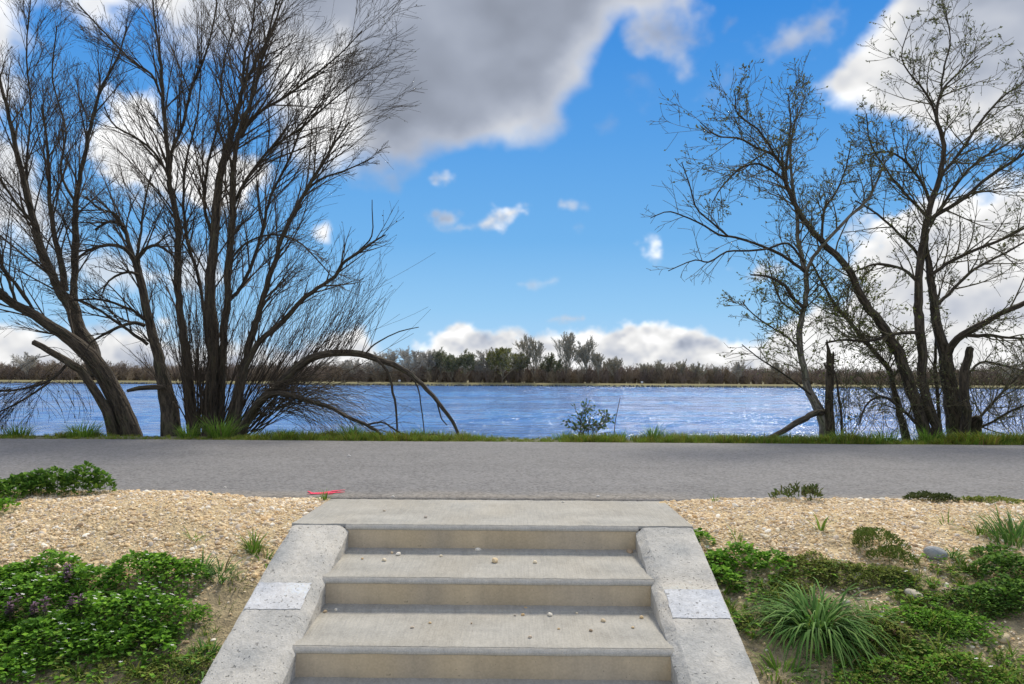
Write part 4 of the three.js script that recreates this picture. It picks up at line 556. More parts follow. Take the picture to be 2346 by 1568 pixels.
// ------------------------------------------------------------------ far shore
{
  const r = rng(61);
  const bare = (seed, h, wide, stems, o) => { const g = new Geo(), q = rng(seed); for (let k = 0; k < stems; k++) { const a = q() * 6.28, l = wide * (0.2 + 0.8 * q()); shoot(g, q, V((q() - 0.5) * 0.8, -0.2, (q() - 0.5) * 0.8), V(Math.cos(a) * l, 1, Math.sin(a) * l), h * (0.7 + 0.4 * q()), o.r0, 2, o); } return g; };
  const O = { up: 0.06, wob: 0.3, kids: [0, 5, 9], angle: 0.6, ratio: 0.42, rmin: 0.028, step: 1.2, r0: 0.09 };
  // thicket: a brown mass of leafless bushes
  const kinds = [1, 2, 3, 4, 5].map((s) => bare(600 + s, 5.6, 0.55, 7, O).build());
  const tg = group('far_thicket', V(0, 0, FAR_SHORE - 12)); tg.userData.kind = 'stuff'; tag(tg, 'brown leafless thicket along the far river bank', 'thicket');
  const o = new THREE.Object3D(), lists = kinds.map(() => []);
  for (let x = -330; x < 330; x += 1.55) for (let row = 0; row < 5; row++) { const z = -row * 5 - r() * 5, s = (0.72 + 0.5 * r()) * (0.82 + 0.5 * fbm(x * 0.03, 3, row * 0.7, 3)) * (row ? 1.05 : 0.8); o.position.set(x + (r() - 0.5) * 3, -1.05, z); o.rotation.set(0, r() * 6.28, 0); o.scale.set(s * 1.15, s, s); o.updateMatrix(); const k = 0.8 + 0.5 * r(), w = r(); lists[Math.floor(r() * 5)].push([o.matrix.clone(), lin(k * mix(0.23, 0.29, w), k * mix(0.18, 0.23, w), k * mix(0.155, 0.15, w))]); }
  kinds.forEach((g, i) => { const im = new THREE.InstancedMesh(g, std({}), lists[i].length); im.name = 'bushes'; im.userData.kind = 'stuff'; lists[i].forEach(([m, c], k) => { im.setMatrixAt(k, m); im.setColorAt(k, c); }); tg.add(im); });
  // single trees that stand out above it
  const tree = (px, top, base, wpx, kind, label, depth) => {
    const z = FAR_SHORE - depth, b = at(px, base, z); b.y = -1; const h = at(px, top, z).y - b.y, wd = wpx / F * -z, root = group('far_tree', b); tag(root, label, 'tree', 'trees on the far bank');
    const q = rng(px), trunk = new Geo(), crown = new Geo(), lf = new Geo(), green = kind === 'green';
    const oo = { ...O, up: kind === 'poplar' ? 0.12 : 0.07, kids: [0, 7, 9, 7], angle: kind === 'poplar' ? 0.42 : 0.6, ratio: 0.5, rmin: 0.034, step: h / 14, leaf: green || kind === 'flush' ? leafy(lf, green ? [[0.24, 0.25, 0.05], [0.2, 0.22, 0.05], [0.28, 0.27, 0.07]] : [[0.2, 0.23, 0.1], [0.24, 0.26, 0.12]], green ? 0.42 : 0.34, () => (green ? 0.6 : 0.5)) : undefined };
    const n = kind === 'poplar' ? 13 : 13, pts = [], rd = []; for (let k = 0; k <= 6; k++) { pts.push(V((q() - 0.5) * 0.3, h * 0.55 * k / 6, (q() - 0.5) * 0.3)); rd.push(mix(h * 0.02, h * 0.007, k / 6)); } tube(trunk, pts, rd, 6);
    for (let k = 0; k < n; k++) { const f = (k + q()) / n, y = h * mix(0.1, 0.52, f), a = q() * 6.28, sp = wd / h * mix(1.25, 0.5, f); shoot(crown, q, V(0, y, 0), V(Math.cos(a) * sp, 0.75, Math.sin(a) * sp), (h - y) * (0.75 + 0.35 * q()) * mix(0.85, 1, f), h * 0.007, 3, oo); }
    const bm = std({ color: lin(0.15, 0.125, 0.1) }); mesh('trunk', trunk.build(), bm, root); mesh('crown', crown.build(), kind === 'pale' ? std({ color: lin(0.5, 0.46, 0.38) }) : std({ color: lin(0.42, 0.38, 0.28) }), root, 'stuff'); if (lf.count) mesh('leaves', lf.build(), M.leaf, root, 'stuff');  // crown colours lightened to stand in for distance haze
  };
  tree(1222, 782, 868, 42, 'poplar', 'tall bare poplar left of the tallest one on the far bank', 14);
  tree(1297, 775, 868, 36, 'poplar', 'tallest upright poplar in the clump on the far bank', 15);
  tree(1344, 786, 868, 18, 'poplar', 'slim bare poplar at the edge of the tall clump', 14);
  tree(1372, 812, 868, 16, 'poplar', 'small dark bare tree beside the slim poplar on the far bank', 13);
  tree(1152, 802, 868, 38, 'green', 'yellow-green budding round tree on the far bank', 11);
  tree(1125, 805, 868, 22, 'pale', 'grey bare tree behind the yellow-green round tree', 18);
  tree(1262, 820, 868, 24, 'flush', 'low hazy tree between the two tall poplars', 18);
  tree(940, 794, 866, 48, 'pale', 'pale broad bare tree on the far bank behind the arching branch', 14);
  tree(895, 806, 866, 36, 'pale', 'smaller pale bare tree next to the broad pale one', 16);
  tree(985, 806, 866, 26, 'pale', 'grey bare tree between the pale trees and the green willows', 16);
  tree(1035, 816, 866, 24, 'flush', 'soft green tree in young leaf on the far bank', 14);
  tree(1066, 812, 866, 26, 'flush', 'taller green tree in young leaf on the far bank', 13);
  tree(860, 812, 866, 40, 'pale', 'pale bare tree on the far bank under the arch of the willow branch', 15); tree(1010, 812, 866, 26, 'flush', 'hazy green tree next to the grey bare tree on the far bank', 17); tree(805, 824, 865, 34, 'pale', 'bare tree seen below the top of the arching branch', 16); tree(1100, 826, 867, 22, 'pale', 'low grey tree left of the yellow-green round tree', 17); tree(1190, 812, 867, 24, 'flush', 'hazy tree between the yellow-green tree and the poplars', 18);
  tree(1410, 824, 868, 18, 'poplar', 'low bare tree at the end of the tall clump', 15);
  tree(2310, 832, 870, 34, 'pale', 'pale bare tree beyond the spreading willow across the river', 14);
  tree(1690, 832, 870, 22, 'pale', 'low bare tree on the far bank beside the slender willow', 14);
  tree(60, 812, 862, 30, 'pale', 'bare tree seen through the leaning willow across the river', 14);
  for (const [px, s] of [[1480, 18], [1510, 22], [1560, 16], [1600, 20], [1640, 16], [1780, 20]]) tree(px, 842 - r() * 10, 869, s, 'poplar', 'low bare tree standing just above the far thicket', 12 + r() * 6);
  // stone edging along the water line
  const im = new THREE.InstancedMesh(pebbleGeo(9, 0), std({ roughness: 1 }), 2600); im.name = 'stone_edging'; im.userData = { kind: 'stuff', label: 'dark stone edging along the far waterline', category: 'riprap' };
  for (let k = 0; k < 2600; k++) { const s = 0.2 + 0.3 * r(); o.position.set((r() - 0.5) * 660, WATER + r() * 0.5, FAR_SHORE + 0.6 - r() * 1.6); o.rotation.set(r(), r() * 6, r()); o.scale.setScalar(s); o.updateMatrix(); im.setMatrixAt(k, o.matrix); const c = 0.09 + 0.1 * r(); im.setColorAt(k, lin(c, c * 0.97, c * 0.9)); } scene.add(im);
  // white navigation boards on the embankment
  for (const [px, py, l] of [[915, 877, 'small white board on the far bank near the pale bare trees'], [1471, 882, 'small white board on the far bank below the low thicket']]) { const b = at(px, py, FAR_SHORE - 3.4); b.y = -0.95; const g = group('marker_board', b); tag(g, l, 'board'); mesh('post', new THREE.CylinderGeometry(0.06, 0.07, 0.7, 8).translate(0, 0.35, 0), std({ color: lin(0.5, 0.5, 0.5) }), g); mesh('board', new THREE.BoxGeometry(0.95, 0.65, 0.06).translate(0, 0.85, 0.08), std({ color: lin(0.8, 0.8, 0.78) }), g); }
}

// ------------------------------------------------------------------ grass and weeds
function blade(G, r, p, a, lean, len, w, c, droop) {
  const n = 5, dx = Math.cos(a), dz = Math.sin(a), sx = -dz, sz = dx; let th = lean, x = p.x, y = p.y, z = p.z, prev = -1; const k = 0.75 + 0.5 * r(), cc = [c[0] * k, c[1] * k, c[2] * k], tw = (r() - 0.5) * 0.8;
  for (let i = 0; i <= n; i++) {
    const t = i / n, ww = w * 0.5 * (t < 0.15 ? 0.7 + 2 * t : 1 - Math.pow((t - 0.15) / 0.85, 1.7)), q = tw * t, ux = sx * Math.cos(q), uz = sz * Math.cos(q), uy = Math.sin(q) * 0.7;
    if (i === n) { const e = G.v(x, y, z, 0, 0, cc); G.i.push(prev, prev + 1, e); break; }
    const A = G.v(x - ux * ww, y - uy * ww, z - uz * ww, 0, 0, cc); G.v(x + ux * ww, y + uy * ww, z + uz * ww, 0, 0, cc); if (prev >= 0) G.i.push(prev, prev + 1, A, prev + 1, A + 1, A); prev = A;
    x += dx * Math.sin(th) * len / n; z += dz * Math.sin(th) * len / n; y += Math.cos(th) * len / n; th = Math.min(th + droop * (0.5 + r()) / n, 2.5);
  }
}
const GREEN = [[0.149, 0.282, 0.033], [0.190, 0.328, 0.045], [0.120, 0.236, 0.031], [0.239, 0.347, 0.060]], BLUEGREEN = [[0.109, 0.242, 0.052], [0.148, 0.290, 0.066], [0.198, 0.328, 0.088], [0.090, 0.193, 0.041]], STRAW = [[0.3, 0.25, 0.12], [0.24, 0.21, 0.09]], OLIVE = [[0.203, 0.256, 0.043], [0.253, 0.284, 0.058], [0.169, 0.221, 0.036]];
const WEED = [[0.170, 0.368, 0.028], [0.130, 0.291, 0.028], [0.239, 0.446, 0.039], [0.106, 0.246, 0.028]], DARKWEED = [[0.099, 0.207, 0.031], [0.132, 0.260, 0.031], [0.077, 0.177, 0.027], [0.177, 0.310, 0.046]];
// tuft of blades on the ground at p
function tuft(p, n, h, spread, cols, droop, label, o = {}) {
  const G = new Geo(), r = rng(Math.round(Math.abs(p.x * 917 + p.z * 331) * 100) + n), gy = o.gy ?? bankY;
  for (let k = 0; k < n; k++) { const a = r() * 6.283, q = Math.sqrt(r()) * spread, x = p.x + Math.cos(a) * q, z = p.z + Math.sin(a) * q * 0.8; const c = r() < (o.straw ?? 0.06) ? STRAW[Math.floor(r() * 2)] : cols[Math.floor(r() * cols.length)]; blade(G, r, V(x, gy(x, z) - 0.004, z), a + (r() - 0.5) * 1.2, (o.lean ?? 0.25) * (0.3 + r() * 1.2), h * (0.45 + 0.75 * r()), (o.w ?? 0.005) * (0.6 + 0.7 * r()), c, droop); }
  const m = mesh(o.name ?? 'grass_tuft', G.build(p), M.grass); m.position.copy(p); tag(m, label, 'grass', o.group); return m;
}
// low leafy plant made of mounds; mounds: [px, py, radius on photo grid, height]
function weed(name, label, mounds, o) {
  const first = onBank(mounds[0][0], mounds[0][1]), root = group(name, first), L = new Geo(), Fl = new Geo(), S = new Geo(), r = rng(Math.round(mounds[0][0] * 3 + mounds[0][1])); tag(root, label, o.category ?? 'weed', o.group);
  for (const [px, py, rp, h] of mounds) {
    const c = onBank(px, py); c.z = Math.max(c.z, ROAD_NEAR + 0.07); const R = rp / F * -c.z, gy = o.gy ?? bankY, num = Math.round(3.1416 * R * R * 0.75 * o.lai / (o.size * o.size * 0.62 * (o.wide ?? 0.42) * 2));
    for (let k = 0; k < num; k++) {
      const a = r() * 6.283, q = Math.sqrt(r()), wob = 0.75 + 0.5 * vn(Math.cos(a) * 2 + px, 3, Math.sin(a) * 2), x = c.x + Math.cos(a) * q * R * wob, z = c.z + Math.sin(a) * q * R * 0.8 * wob; if (!o.free && x > SX0 - 0.004 - (h > 0.05 ? -0.02 : 0) && x < SX1 + 0.004 - 0.02 * (x > 0 ? 1 : 0)) continue;
      if (fbm(x * 26 + px, 7, z * 26, 2) < (o.gap ?? 0.2) + 0.22 * q * q) continue;
      const bump = 0.55 + 0.9 * fbm(x * 16, 4, z * 16, 3), top = h * Math.pow(1 - q * q, 0.55) * bump, y = gy(x, z) + top * (1 - 0.75 * r() * r()) + 0.003;
      const d = V(Math.cos(a) * q * 0.8 + (r() - 0.5) * 1.7, (o.rise ?? 0.2) + (r() - 0.5) * 0.7, Math.sin(a) * q * 0.8 + (r() - 0.5) * 1.7).normalize(), s = V(-d.z, (r() - 0.5) * 0.5, d.x).normalize();
      leafRound(L, V(x, y, z), d, s, o.size * (0.55 + 0.8 * r()), o.wide ?? 0.42, o.cols[Math.floor(r() * o.cols.length)], r);
      if (o.flowers && r() < o.flowers && top > h * 0.3) flower(Fl, r, V(x, gy(x, z) + top + 0.011, z), o.fsize ?? 0.0062);
      if (o.sprig && r() < o.sprig) { const t = V(x, gy(x, z) + top * 0.8, z), b = V(x, gy(x, z), z); tube(S, [b, b.clone().lerp(t, 0.5), t], [0.0014, 0.0012, 0.001], 3); }
    }
  }
  mesh('leaves', L.build(first), M.leaf, root, 'stuff'); if (S.count) mesh('stalks', S.build(first), std({ color: lin(0.08, 0.12, 0.03) }), root, 'stuff'); if (Fl.count) mesh('flowers', Fl.build(first), M.petal, root, 'stuff'); return root;
}
function leafRound(L, p, d, s, len, wide, c, r) { // ovate leaf: six points round a raised midrib
  const w = len * wide, k = 0.75 + 0.5 * r(), cc = [c[0] * k, c[1] * k, c[2] * k], n = V().crossVectors(s, d), P = [[0, 0, 0], [0.28, 0.85, 0.12], [0.62, 0.9, 0.1], [1, 0, -0.1], [0.62, -0.9, 0.1], [0.28, -0.85, 0.12]], b = L.count;
  for (const [u, v, h] of P) L.v(p.x + d.x * len * u + s.x * w * v + n.x * len * h, p.y + d.y * len * u + s.y * w * v + n.y * len * h, p.z + d.z * len * u + s.z * w * v + n.z * len * h, 0, 0, cc);
  L.i.push(b, b + 1, b + 2, b, b + 2, b + 3, b, b + 3, b + 4, b, b + 4, b + 5);
}
function flower(G, r, p, s) { const b = G.v(p.x, p.y + 0.001, p.z), a0 = r() * 6.28, tx = (r() - 0.5) * 0.9, tz = 0.4 * r(); for (let k = 0; k < 5; k++) { const a = a0 + k * 1.2566, q = (e, l) => { const x = Math.cos(a + e) * s * l, z = Math.sin(a + e) * s * l; return G.v(p.x + x, p.y + x * tx + z * tz + 0.001, p.z + z); }; const A = q(-0.42, 0.9), B = q(0, 1.1), C = q(0.42, 0.9); G.i.push(b, A, B, b, B, C); } }

// left bank
weed('chickweed_mat', 'big mat of white-flowered chickweed on the bank below the gravel', [[60, 1410, 130, 0.09], [180, 1370, 95, 0.09], [330, 1350, 100, 0.115], [405, 1340, 62, 0.10], [110, 1330, 75, 0.07], [30, 1345, 70, 0.06], [250, 1440, 115, 0.10], [385, 1440, 80, 0.08], [100, 1490, 120, 0.08], [330, 1490, 85, 0.06], [40, 1550, 85, 0.06], [200, 1500, 90, 0.06], [-80, 1400, 120, 0.08], [-90, 1500, 120, 0.08]], { cols: WEED, size: 0.017, wide: 0.42, lai: 3.6, flowers: 0.03, sprig: 0.02, category: 'chickweed' });
weed('clover_clump', 'dark green leafy clump on the gravel at the road edge', [[60, 1136, 60, 0.085], [120, 1133, 60, 0.11], [180, 1133, 55, 0.12], [225, 1130, 36, 0.10], [20, 1140, 50, 0.07], [-60, 1138, 70, 0.09]], { cols: DARKWEED, size: 0.024, wide: 0.36, lai: 3.6, rise: 0.6, sprig: 0.05 });
weed('clover_clump', 'small leafy sprig on the gravel below the road-edge clump', [[8, 1172, 26, 0.05], [-20, 1178, 30, 0.05]], { cols: WEED, size: 0.02, wide: 0.36, lai: 3, rise: 0.5 });
{ // purple dead-nettles among the chickweed
  const r = rng(71); for (const [px, py, l] of [[146, 1375, 'purple-topped dead-nettle in the upper part of the chickweed mat'], [96, 1455, 'pair of purple-topped dead-nettles low in the chickweed mat'], [172, 1450, 'purple-topped dead-nettle beside the dark gap in the chickweed mat'], [30, 1450, 'small purple-topped dead-nettle in the chickweed near a bare soil patch']]) {
    const p = onBank(px, py), root = group('dead_nettle', p), S = new Geo(), L = new Geo(), K = new Geo(); tag(root, l, 'weed');
    for (let k = 0; k < 4; k++) { const x = (r() - 0.5) * 0.05, z = (r() - 0.5) * 0.03, h = 0.10 + 0.03 * r(), b = V(x, 0, z), t = V(x + (r() - 0.5) * 0.02, h, z + 0.01); tube(S, [b, b.clone().lerp(t, 0.5), t], [0.0018, 0.0016, 0.0014], 4); for (let q = 0; q < 22; q++) { const f = mix(0.45, 1, r()), a = r() * 6.28, d = V(Math.cos(a), 0.2 - 0.3 * r(), Math.sin(a)).normalize(), top = f > 0.7; leafRound(top ? K : L, b.clone().lerp(t, f), d, V(-d.z, 0, d.x), 0.012 + 0.008 * r(), 0.45, top ? [0.2, 0.13, 0.16] : [0.06, 0.1, 0.025], r); } for (let q = 0; q < 5; q++) { const a = r() * 6.28; leafRound(K, t.clone(), V(Math.cos(a) * 0.5, 0.8, Math.sin(a) * 0.5), V(-Math.sin(a), 0, Math.cos(a)), 0.009, 0.35, [0.5, 0.32, 0.5], r); } }
    mesh('stalks', S.build(), std({ color: lin(0.1, 0.08, 0.05) }), root, 'stuff'); mesh('leaves', L.build(), M.leaf, root, 'stuff'); mesh('flower_heads', K.build(), M.leaf, root, 'stuff');
  }
}
tuft(onBank(582, 1266), 70, 0.10, 0.03, GREEN, 0.9, 'spiky grass tuft on the gravel beside the left stair wall', { w: 0.006, lean: 0.5 });
tuft(onBank(604, 1286), 26, 0.09, 0.03, GREEN, 1.6, 'sprawling grass blades lying over the edge of the left stair wall', { w: 0.006, lean: 1.1 });
tuft(onBank(445, 1238), 16, 0.09, 0.02, GREEN, 1.2, 'thin grass sprig alone on the left gravel', { w: 0.005, lean: 0.7 });
tuft(onBank(455, 1318), 60, 0.10, 0.04, BLUEGREEN, 1.0, 'dark grass tuft touching the chickweed mound', { w: 0.007, lean: 0.6 });
tuft(onBank(505, 1322), 70, 0.09, 0.05, BLUEGREEN, 1.0, 'dark grass tuft between the chickweed mound and the left stair wall', { w: 0.006, lean: 0.7 });
tuft(onBank(540, 1345), 30, 0.05, 0.05, OLIVE, 0.8, 'short yellowish grass on the pebbly soil by the left wall', { w: 0.004, lean: 0.8 });
tuft(onBank(440, 1430), 60, 0.07, 0.06, GREEN, 1.0, 'short grass at the right edge of the chickweed mat', { w: 0.005, lean: 0.8 });
tuft(onBank(505, 1400), 24, 0.05, 0.04, OLIVE, 1.0, 'sparse small tuft on bare soil by the left wall below the painted band', { w: 0.004, lean: 0.9 });
tuft(onBank(400, 1548), 80, 0.08, 0.09, GREEN, 1.3, 'low spreading grass at the foot of the chickweed mat', { w: 0.006, lean: 0.9 });
tuft(onBank(470, 1520), 70, 0.08, 0.07, BLUEGREEN, 1.3, 'low grass against the lower left stair wall', { w: 0.006, lean: 0.9 });
weed('creeping_weed', 'olive creeping weed on bare soil below the chickweed mat', [[400, 1545, 70, 0.02], [330, 1560, 50, 0.02], [250, 1545, 40, 0.025]], { cols: OLIVE, size: 0.009, wide: 0.4, lai: 1.6 });
tuft(V(onPlane(737, 1150, 0).x, 0, ROAD_NEAR + 0.07), 34, 0.075, 0.025, GREEN, 0.9, 'grass sprig in the joint between road, landing and gravel', { w: 0.004, lean: 0.5 });
// right bank
weed('chickweed_mat', 'round-leaved chickweed against the right stair wall', [[1640, 1310, 52, 0.06], [1695, 1300, 70, 0.065], [1765, 1305, 52, 0.05], [1650, 1345, 45, 0.055], [1612, 1245, 24, 0.03], [1600, 1230, 14, 0.02]], { cols: WEED, size: 0.019, wide: 0.44, lai: 3.2, flowers: 0.002, category: 'chickweed' });
weed('creeping_weed', 'mossy olive weed mat between the chickweed and the tussock', [[1850, 1310, 75, 0.03], [1915, 1325, 70, 0.03], [1980, 1335, 70, 0.035], [2050, 1330, 55, 0.03], [1810, 1345, 50, 0.02]], { cols: [...OLIVE, [0.09, 0.12, 0.025]], size: 0.010, wide: 0.4, lai: 2.0, gap: 0.28, flowers: 0.0008 });
weed('feathery_weed', 'upright feathery weed on the right gravel above the mossy mat', [[2010, 1262, 62, 0.085], [1985, 1240, 30, 0.05], [2050, 1290, 55, 0.05]], { cols: [[0.17, 0.22, 0.045], [0.12, 0.2, 0.035], [0.2, 0.24, 0.06]], size: 0.012, wide: 0.2, lai: 2.0, gap: 0.3, rise: 0.9, sprig: 0.01 });
{ const t = tuft(onBank(1872, 1450), 420, 0.27, 0.065, BLUEGREEN, 2.1, 'large arching grass tussock on the bank beside the right stair wall', { w: 0.0085, lean: 0.75, name: 'grass_tussock', straw: 0.03 }); }
tuft(onBank(1800, 1440), 60, 0.16, 0.05, BLUEGREEN, 2.0, 'broad grass blades drooping between the tussock and the right wall', { w: 0.008, lean: 1.0 });
tuft(onBank(1990, 1440), 70, 0.16, 0.06, GREEN, 1.6, 'fine grass leaning out from the side of the tussock', { w: 0.006, lean: 1.0 });
tuft(onBank(1790, 1550), 70, 0.10, 0.06, GREEN, 1.4, 'grass tuft below the tussock against the right wall', { w: 0.006, lean: 0.8 });
tuft(onBank(1900, 1540), 90, 0.07, 0.08, BLUEGREEN, 1.4, 'low dark grass under the front of the tussock', { w: 0.006, lean: 0.9 });
tuft(onBank(1880, 1215), 9, 0.11, 0.012, GREEN, 0.7, 'lone broad-bladed grass seedling on the right gravel', { w: 0.011, lean: 0.5, straw: 0 });
tuft(onBank(1690, 1236), 10, 0.085, 0.03, GREEN, 1.0, 'few thin blades standing behind the round-leaved chickweed', { w: 0.004, lean: 0.5 });
tuft(onBank(2185, 1278), 40, 0.09, 0.03, BLUEGREEN, 1.2, 'dark grass tuft beside the grey cobble', { w: 0.006, lean: 0.8 });
tuft(onBank(2242, 1225), 36, 0.10, 0.03, GREEN, 1.1, 'thin grass tuft between the cobble and the large right-hand clump', { w: 0.005, lean: 0.7 });
tuft(onBank(2325, 1240), 190, 0.15, 0.10, BLUEGREEN, 1.1, 'large dense clump of dark grass on the upper right bank', { w: 0.006, lean: 0.5 });
tuft(onBank(2400, 1235), 120, 0.15, 0.10, BLUEGREEN, 1.1, 'dense dark grass behind the large right-hand clump', { w: 0.006, lean: 0.5 });
tuft(onBank(2170, 1200), 10, 0.08, 0.03, GREEN, 0.9, 'few thin blades on the open gravel of the right bank', { w: 0.004, lean: 0.5 });
weed('dark_weed', 'dark leafy weed patch on the right bank below the grass clump', [[2310, 1330, 85, 0.07], [2345, 1390, 85, 0.07], [2255, 1395, 70, 0.05], [2400, 1340, 90, 0.08], [2280, 1285, 50, 0.05]], { cols: DARKWEED, size: 0.015, wide: 0.42, lai: 3.0, flowers: 0.002 });
weed('creeping_weed', 'low green weed spreading right of the tussock', [[2160, 1435, 85, 0.04], [2240, 1445, 60, 0.035], [2090, 1425, 60, 0.035]], { cols: WEED, size: 0.011, wide: 0.35, lai: 2.0, gap: 0.27, flowers: 0.001 });
weed('creeping_weed', 'yellowish-green weed with brown tips beside the tussock', [[2045, 1465, 55, 0.05], [2010, 1480, 40, 0.04]], { cols: [...OLIVE, [0.16, 0.1, 0.05]], size: 0.014, wide: 0.42, lai: 2.4, flowers: 0.004 });
weed('creeping_weed', 'mixed green weed at the foot of the right bank', [[2120, 1560, 90, 0.045], [2210, 1555, 80, 0.045], [2030, 1560, 80, 0.04], [2290, 1572, 60, 0.03], [1950, 1575, 60, 0.03]], { cols: [...WEED, ...OLIVE], size: 0.013, wide: 0.36, lai: 2.0, gap: 0.3, flowers: 0.001 });
tuft(onBank(2150, 1520), 60, 0.08, 0.08, GREEN, 1.3, 'short grass growing through the weed at the foot of the right bank', { w: 0.005, lean: 0.8 });
weed('creeping_weed', 'sparse weed on the dark soil in front of the tussock', [[1990, 1510, 50, 0.02], [1840, 1360, 40, 0.02]], { cols: OLIVE, size: 0.01, wide: 0.4, lai: 0.9 });
{ // low grass and seedlings scattered over the lower bank
  const r = rng(91), o = new THREE.Object3D(), root = group('low_grass', V(0, 0, 0)); root.userData.kind = 'stuff'; tag(root, 'low scattered grass and seedlings on the soil of the bank', 'grass');
  const kinds = [0, 1, 2, 3].map((k) => { const G = new Geo(), q = rng(900 + k); if (k < 2) for (let i = 0; i < 16; i++) { const a = q() * 6.28, d = q() * 0.012; blade(G, q, V(Math.cos(a) * d, -0.003, Math.sin(a) * d), a, 0.9 * q(), 0.05 * (0.5 + 0.8 * q()), 0.0045, [...GREEN, ...OLIVE][Math.floor(q() * 7)], 1.3); } else for (let i = 0; i < 26; i++) { const a = q() * 6.28, d = Math.sqrt(q()) * 0.035; leafRound(G, V(Math.cos(a) * d, 0.004 + 0.02 * q(), Math.sin(a) * d), V(Math.cos(a), 0.3 * q(), Math.sin(a)).normalize(), V(-Math.sin(a), 0.2, Math.cos(a)).normalize(), 0.011 + 0.008 * q(), 0.42, [...WEED, ...OLIVE][Math.floor(q() * 7)], q); } return G.build(); }), lists = kinds.map(() => []);
  for (let k = 0; k < 9000; k++) { const x = (r() * 2 - 1) * 3.2, z = mix(-3.35, -1.7, r()); if (x > SX0 - 0.02 && x < SX1 + 0.02) continue; const gq = gravelAt(x, z), n = fbm(x * 3.4 + 7, 2, z * 3.4, 3); if (r() > (1 - gq) * sm(x > 0 ? 0.40 : 0.5, x > 0 ? 0.58 : 0.7, n) * (x > 0 ? 0.95 : 0.6)) continue; const s = 0.6 + 0.8 * r(); o.position.set(x, bankY(x, z), z); o.rotation.set(0, r() * 6.28, 0); o.scale.setScalar(s); o.updateMatrix(); const c = 0.8 + 0.4 * r(); lists[Math.floor(r() * 4)].push([o.matrix.clone(), lin(c, c, c)]); }
  kinds.forEach((g, i) => { const im = new THREE.InstancedMesh(g, M.grass, lists[i].length); im.name = 'sprouts'; im.userData.kind = 'stuff'; im.castShadow = im.receiveShadow = true; lists[i].forEach(([m, c], k) => { im.setMatrixAt(k, m); im.setColorAt(k, c); }); root.add(im); });
}
// along the near edge of the road
const edge = (px, y = 0) => V(onPlane(px, 1141, 0).x, bankY(onPlane(px, 1141, 0).x, ROAD_NEAR + 0.09), ROAD_NEAR + 0.09);
weed('feathery_weed', 'spiky green weed at the road edge on the right', [[1822, 1141, 46, 0.06], [1850, 1141, 26, 0.075], [1785, 1144, 24, 0.035]], { cols: [[0.1, 0.15, 0.04], [0.13, 0.17, 0.05], [0.16, 0.17, 0.07]], size: 0.026, wide: 0.16, lai: 1.8, gap: 0.3, rise: 1.1 });
weed('feathery_weed', 'low green weed at the road edge beyond the spiky one', [[2085, 1136, 48, 0.035], [2125, 1137, 24, 0.03]], { cols: [[0.08, 0.11, 0.03], [0.1, 0.12, 0.04]], size: 0.016, wide: 0.25, lai: 2.2, rise: 0.6 });
weed('feathery_weed', 'flat sparse weed streak on the gravel near the road edge', [[2260, 1146, 60, 0.012], [2180, 1140, 24, 0.015]], { cols: OLIVE, size: 0.014, wide: 0.3, lai: 1.4 });
tuft(edge(1615), 14, 0.05, 0.02, GREEN, 0.8, 'tiny grass sprig at the road edge beside the landing', { w: 0.003, lean: 0.4 });

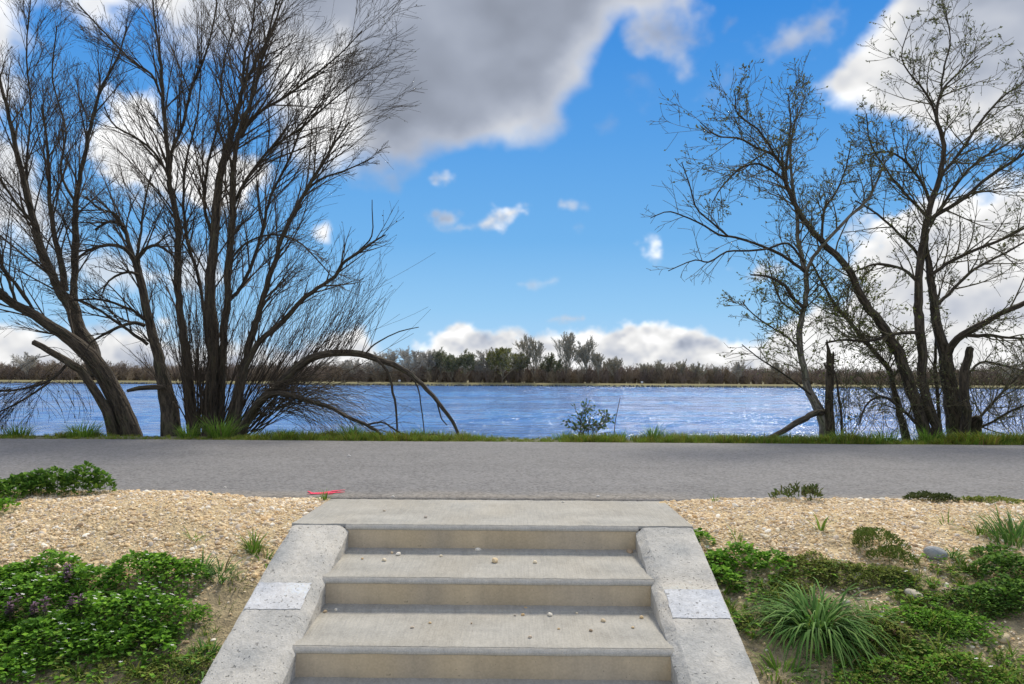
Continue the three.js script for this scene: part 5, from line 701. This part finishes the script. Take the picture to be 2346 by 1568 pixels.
// grass verge on the river side of the road
{
  const r = rng(81), vg = (x, z) => (z > -8.35 ? -0.012 : -0.012 - (-8.35 - z) * 0.565), o = new THREE.Object3D();
  const kinds = [0, 1, 2, 3, 4].map((k) => { const G = new Geo(), q = rng(800 + k); for (let i = 0; i < 34; i++) { const a = q() * 6.28, d = Math.sqrt(q()) * 0.05; blade(G, q, V(Math.cos(a) * d, -0.005, Math.sin(a) * d), a, 0.5 * q(), 0.1 * (0.5 + 0.8 * q()), 0.005, q() < 0.08 ? STRAW[k % 2] : [...GREEN, ...OLIVE][Math.floor(q() * 7)], 1.0); } return G.build(); });
  const root = group('verge_grass', V(0, 0, -8)); root.userData.kind = 'stuff'; tag(root, 'strip of green grass between the road and the river', 'grass');
  const lists = kinds.map(() => []);
  for (let k = 0; k < 8200; k++) { const x = (r() * 2 - 1) * 14, z = mix(-7.79, -9.6, Math.pow(r(), 1.5)), patch = fbm(x * 1.3, 3, z * 1.3, 3), s = mix(0.42, 1.4, sm(0.36, 0.64, patch)) * (0.7 + 0.6 * r()) * (z > -7.86 ? 0.5 : 1) * 0.66 * (x > 3.2 ? 1.4 : 1); o.position.set(x, vg(x, z), z + 8); o.rotation.set(0, r() * 6.28, 0); o.scale.set(s * 1.1, s, s * 1.1); o.updateMatrix(); const c = 0.75 + 0.5 * r(), br = r() * 0.3; lists[k % 5].push([o.matrix.clone(), lin(c * (1 + br), c, c * 0.9)]); }
  kinds.forEach((g, i) => { const im = new THREE.InstancedMesh(g, M.grass, lists[i].length); im.name = 'blades'; im.userData.kind = 'stuff'; im.castShadow = im.receiveShadow = true; lists[i].forEach(([m, c], k) => { im.setMatrixAt(k, m); im.setColorAt(k, c); }); root.add(im); });
  const vt = (px, h, n, sp, label, cols = GREEN) => { h *= 1.45; const p = at(px, 1000, -8.18); p.y = -0.012; tuft(p, n, h, sp, cols, 0.9, label, { w: 0.007, lean: 0.5, gy: vg, group: 'tufts on the river verge' }); };
  vt(505, 0.20, 260, 0.13, 'largest grass tuft on the verge, below the many-stemmed willow'); vt(430, 0.14, 150, 0.10, 'grass tuft on the verge between the two left willow stools'); vt(190, 0.16, 180, 0.14, 'wide grass tuft on the verge left of the leaning trunk'); vt(800, 0.15, 170, 0.09, 'dome of grass on the verge under the low branch', BLUEGREEN); vt(970, 0.11, 110, 0.07, 'grass tuft on the verge beside the hanging twig', BLUEGREEN); vt(1495, 0.15, 190, 0.07, 'neat dome of grass on the verge beside the small shrub', BLUEGREEN); vt(650, 0.10, 120, 0.12, 'low grass tuft on the verge beside the largest tuft'); vt(2030, 0.13, 170, 0.16, 'tall grass on the verge left of the spreading willow'); vt(2130, 0.15, 190, 0.16, 'tall grass on the verge in front of the spreading willow'); vt(2270, 0.12, 140, 0.14, 'tall grass on the verge beyond the spreading willow'); vt(1930, 0.11, 120, 0.12, 'grass on the verge at the foot of the slender willow'); vt(40, 0.13, 150, 0.14, 'grass tuft on the verge at the far end beyond the leaning willow'); vt(1290, 0.09, 90, 0.10, 'low grass tuft on the verge before the small shrub'); vt(1420, 0.10, 100, 0.06, 'grass tuft at the foot of the bare shoot');
  // small shrub and a bare shoot on the verge
  const b = at(1345, 1010, -8.3); b.y = -0.03; const root2 = group('small_shrub', b), S = new Geo(), L = new Geo(); tag(root2, 'small leafy shrub on the verge in front of the open water', 'shrub');
  const so = { up: 0.03, wob: 0.45, kids: [0, 3, 4], angle: 0.7, ratio: 0.5, rmin: 0.0022, step: 0.06, leaf: leafy(L, [[0.09, 0.15, 0.045], [0.11, 0.17, 0.05], [0.14, 0.19, 0.06]], 0.032, () => 0.75) };
  for (let k = 0; k < 11; k++) { const a = r() * 6.28, q = 0.15 + 0.75 * r(); shoot(S, r, V((r() - 0.5) * 0.14, 0, (r() - 0.5) * 0.1), V(Math.cos(a) * q, 1, Math.sin(a) * q * 0.7), 0.2 + 0.2 * r(), 0.0045, 2, so); }
  mesh('stems', S.build(), M.twig, root2, 'stuff'); mesh('leaves', L.build(), M.leaf, root2, 'stuff');
  const sb = at(1405, 1008, -8.3); sb.y = -0.03; const G = new Geo(), top = at(1421, 912, -8.3).sub(sb), mid = top.clone().multiplyScalar(0.5); mid.x -= 0.012; tube(G, [V(0, 0, 0), mid, top], [0.005, 0.004, 0.0025], 5); const bs = mesh('bare_shoot', G.build(), M.twig); bs.position.copy(sb); tag(bs, 'single bare upright shoot on the verge next to the small shrub', 'shoot');
}
renderer.render(scene, camera);
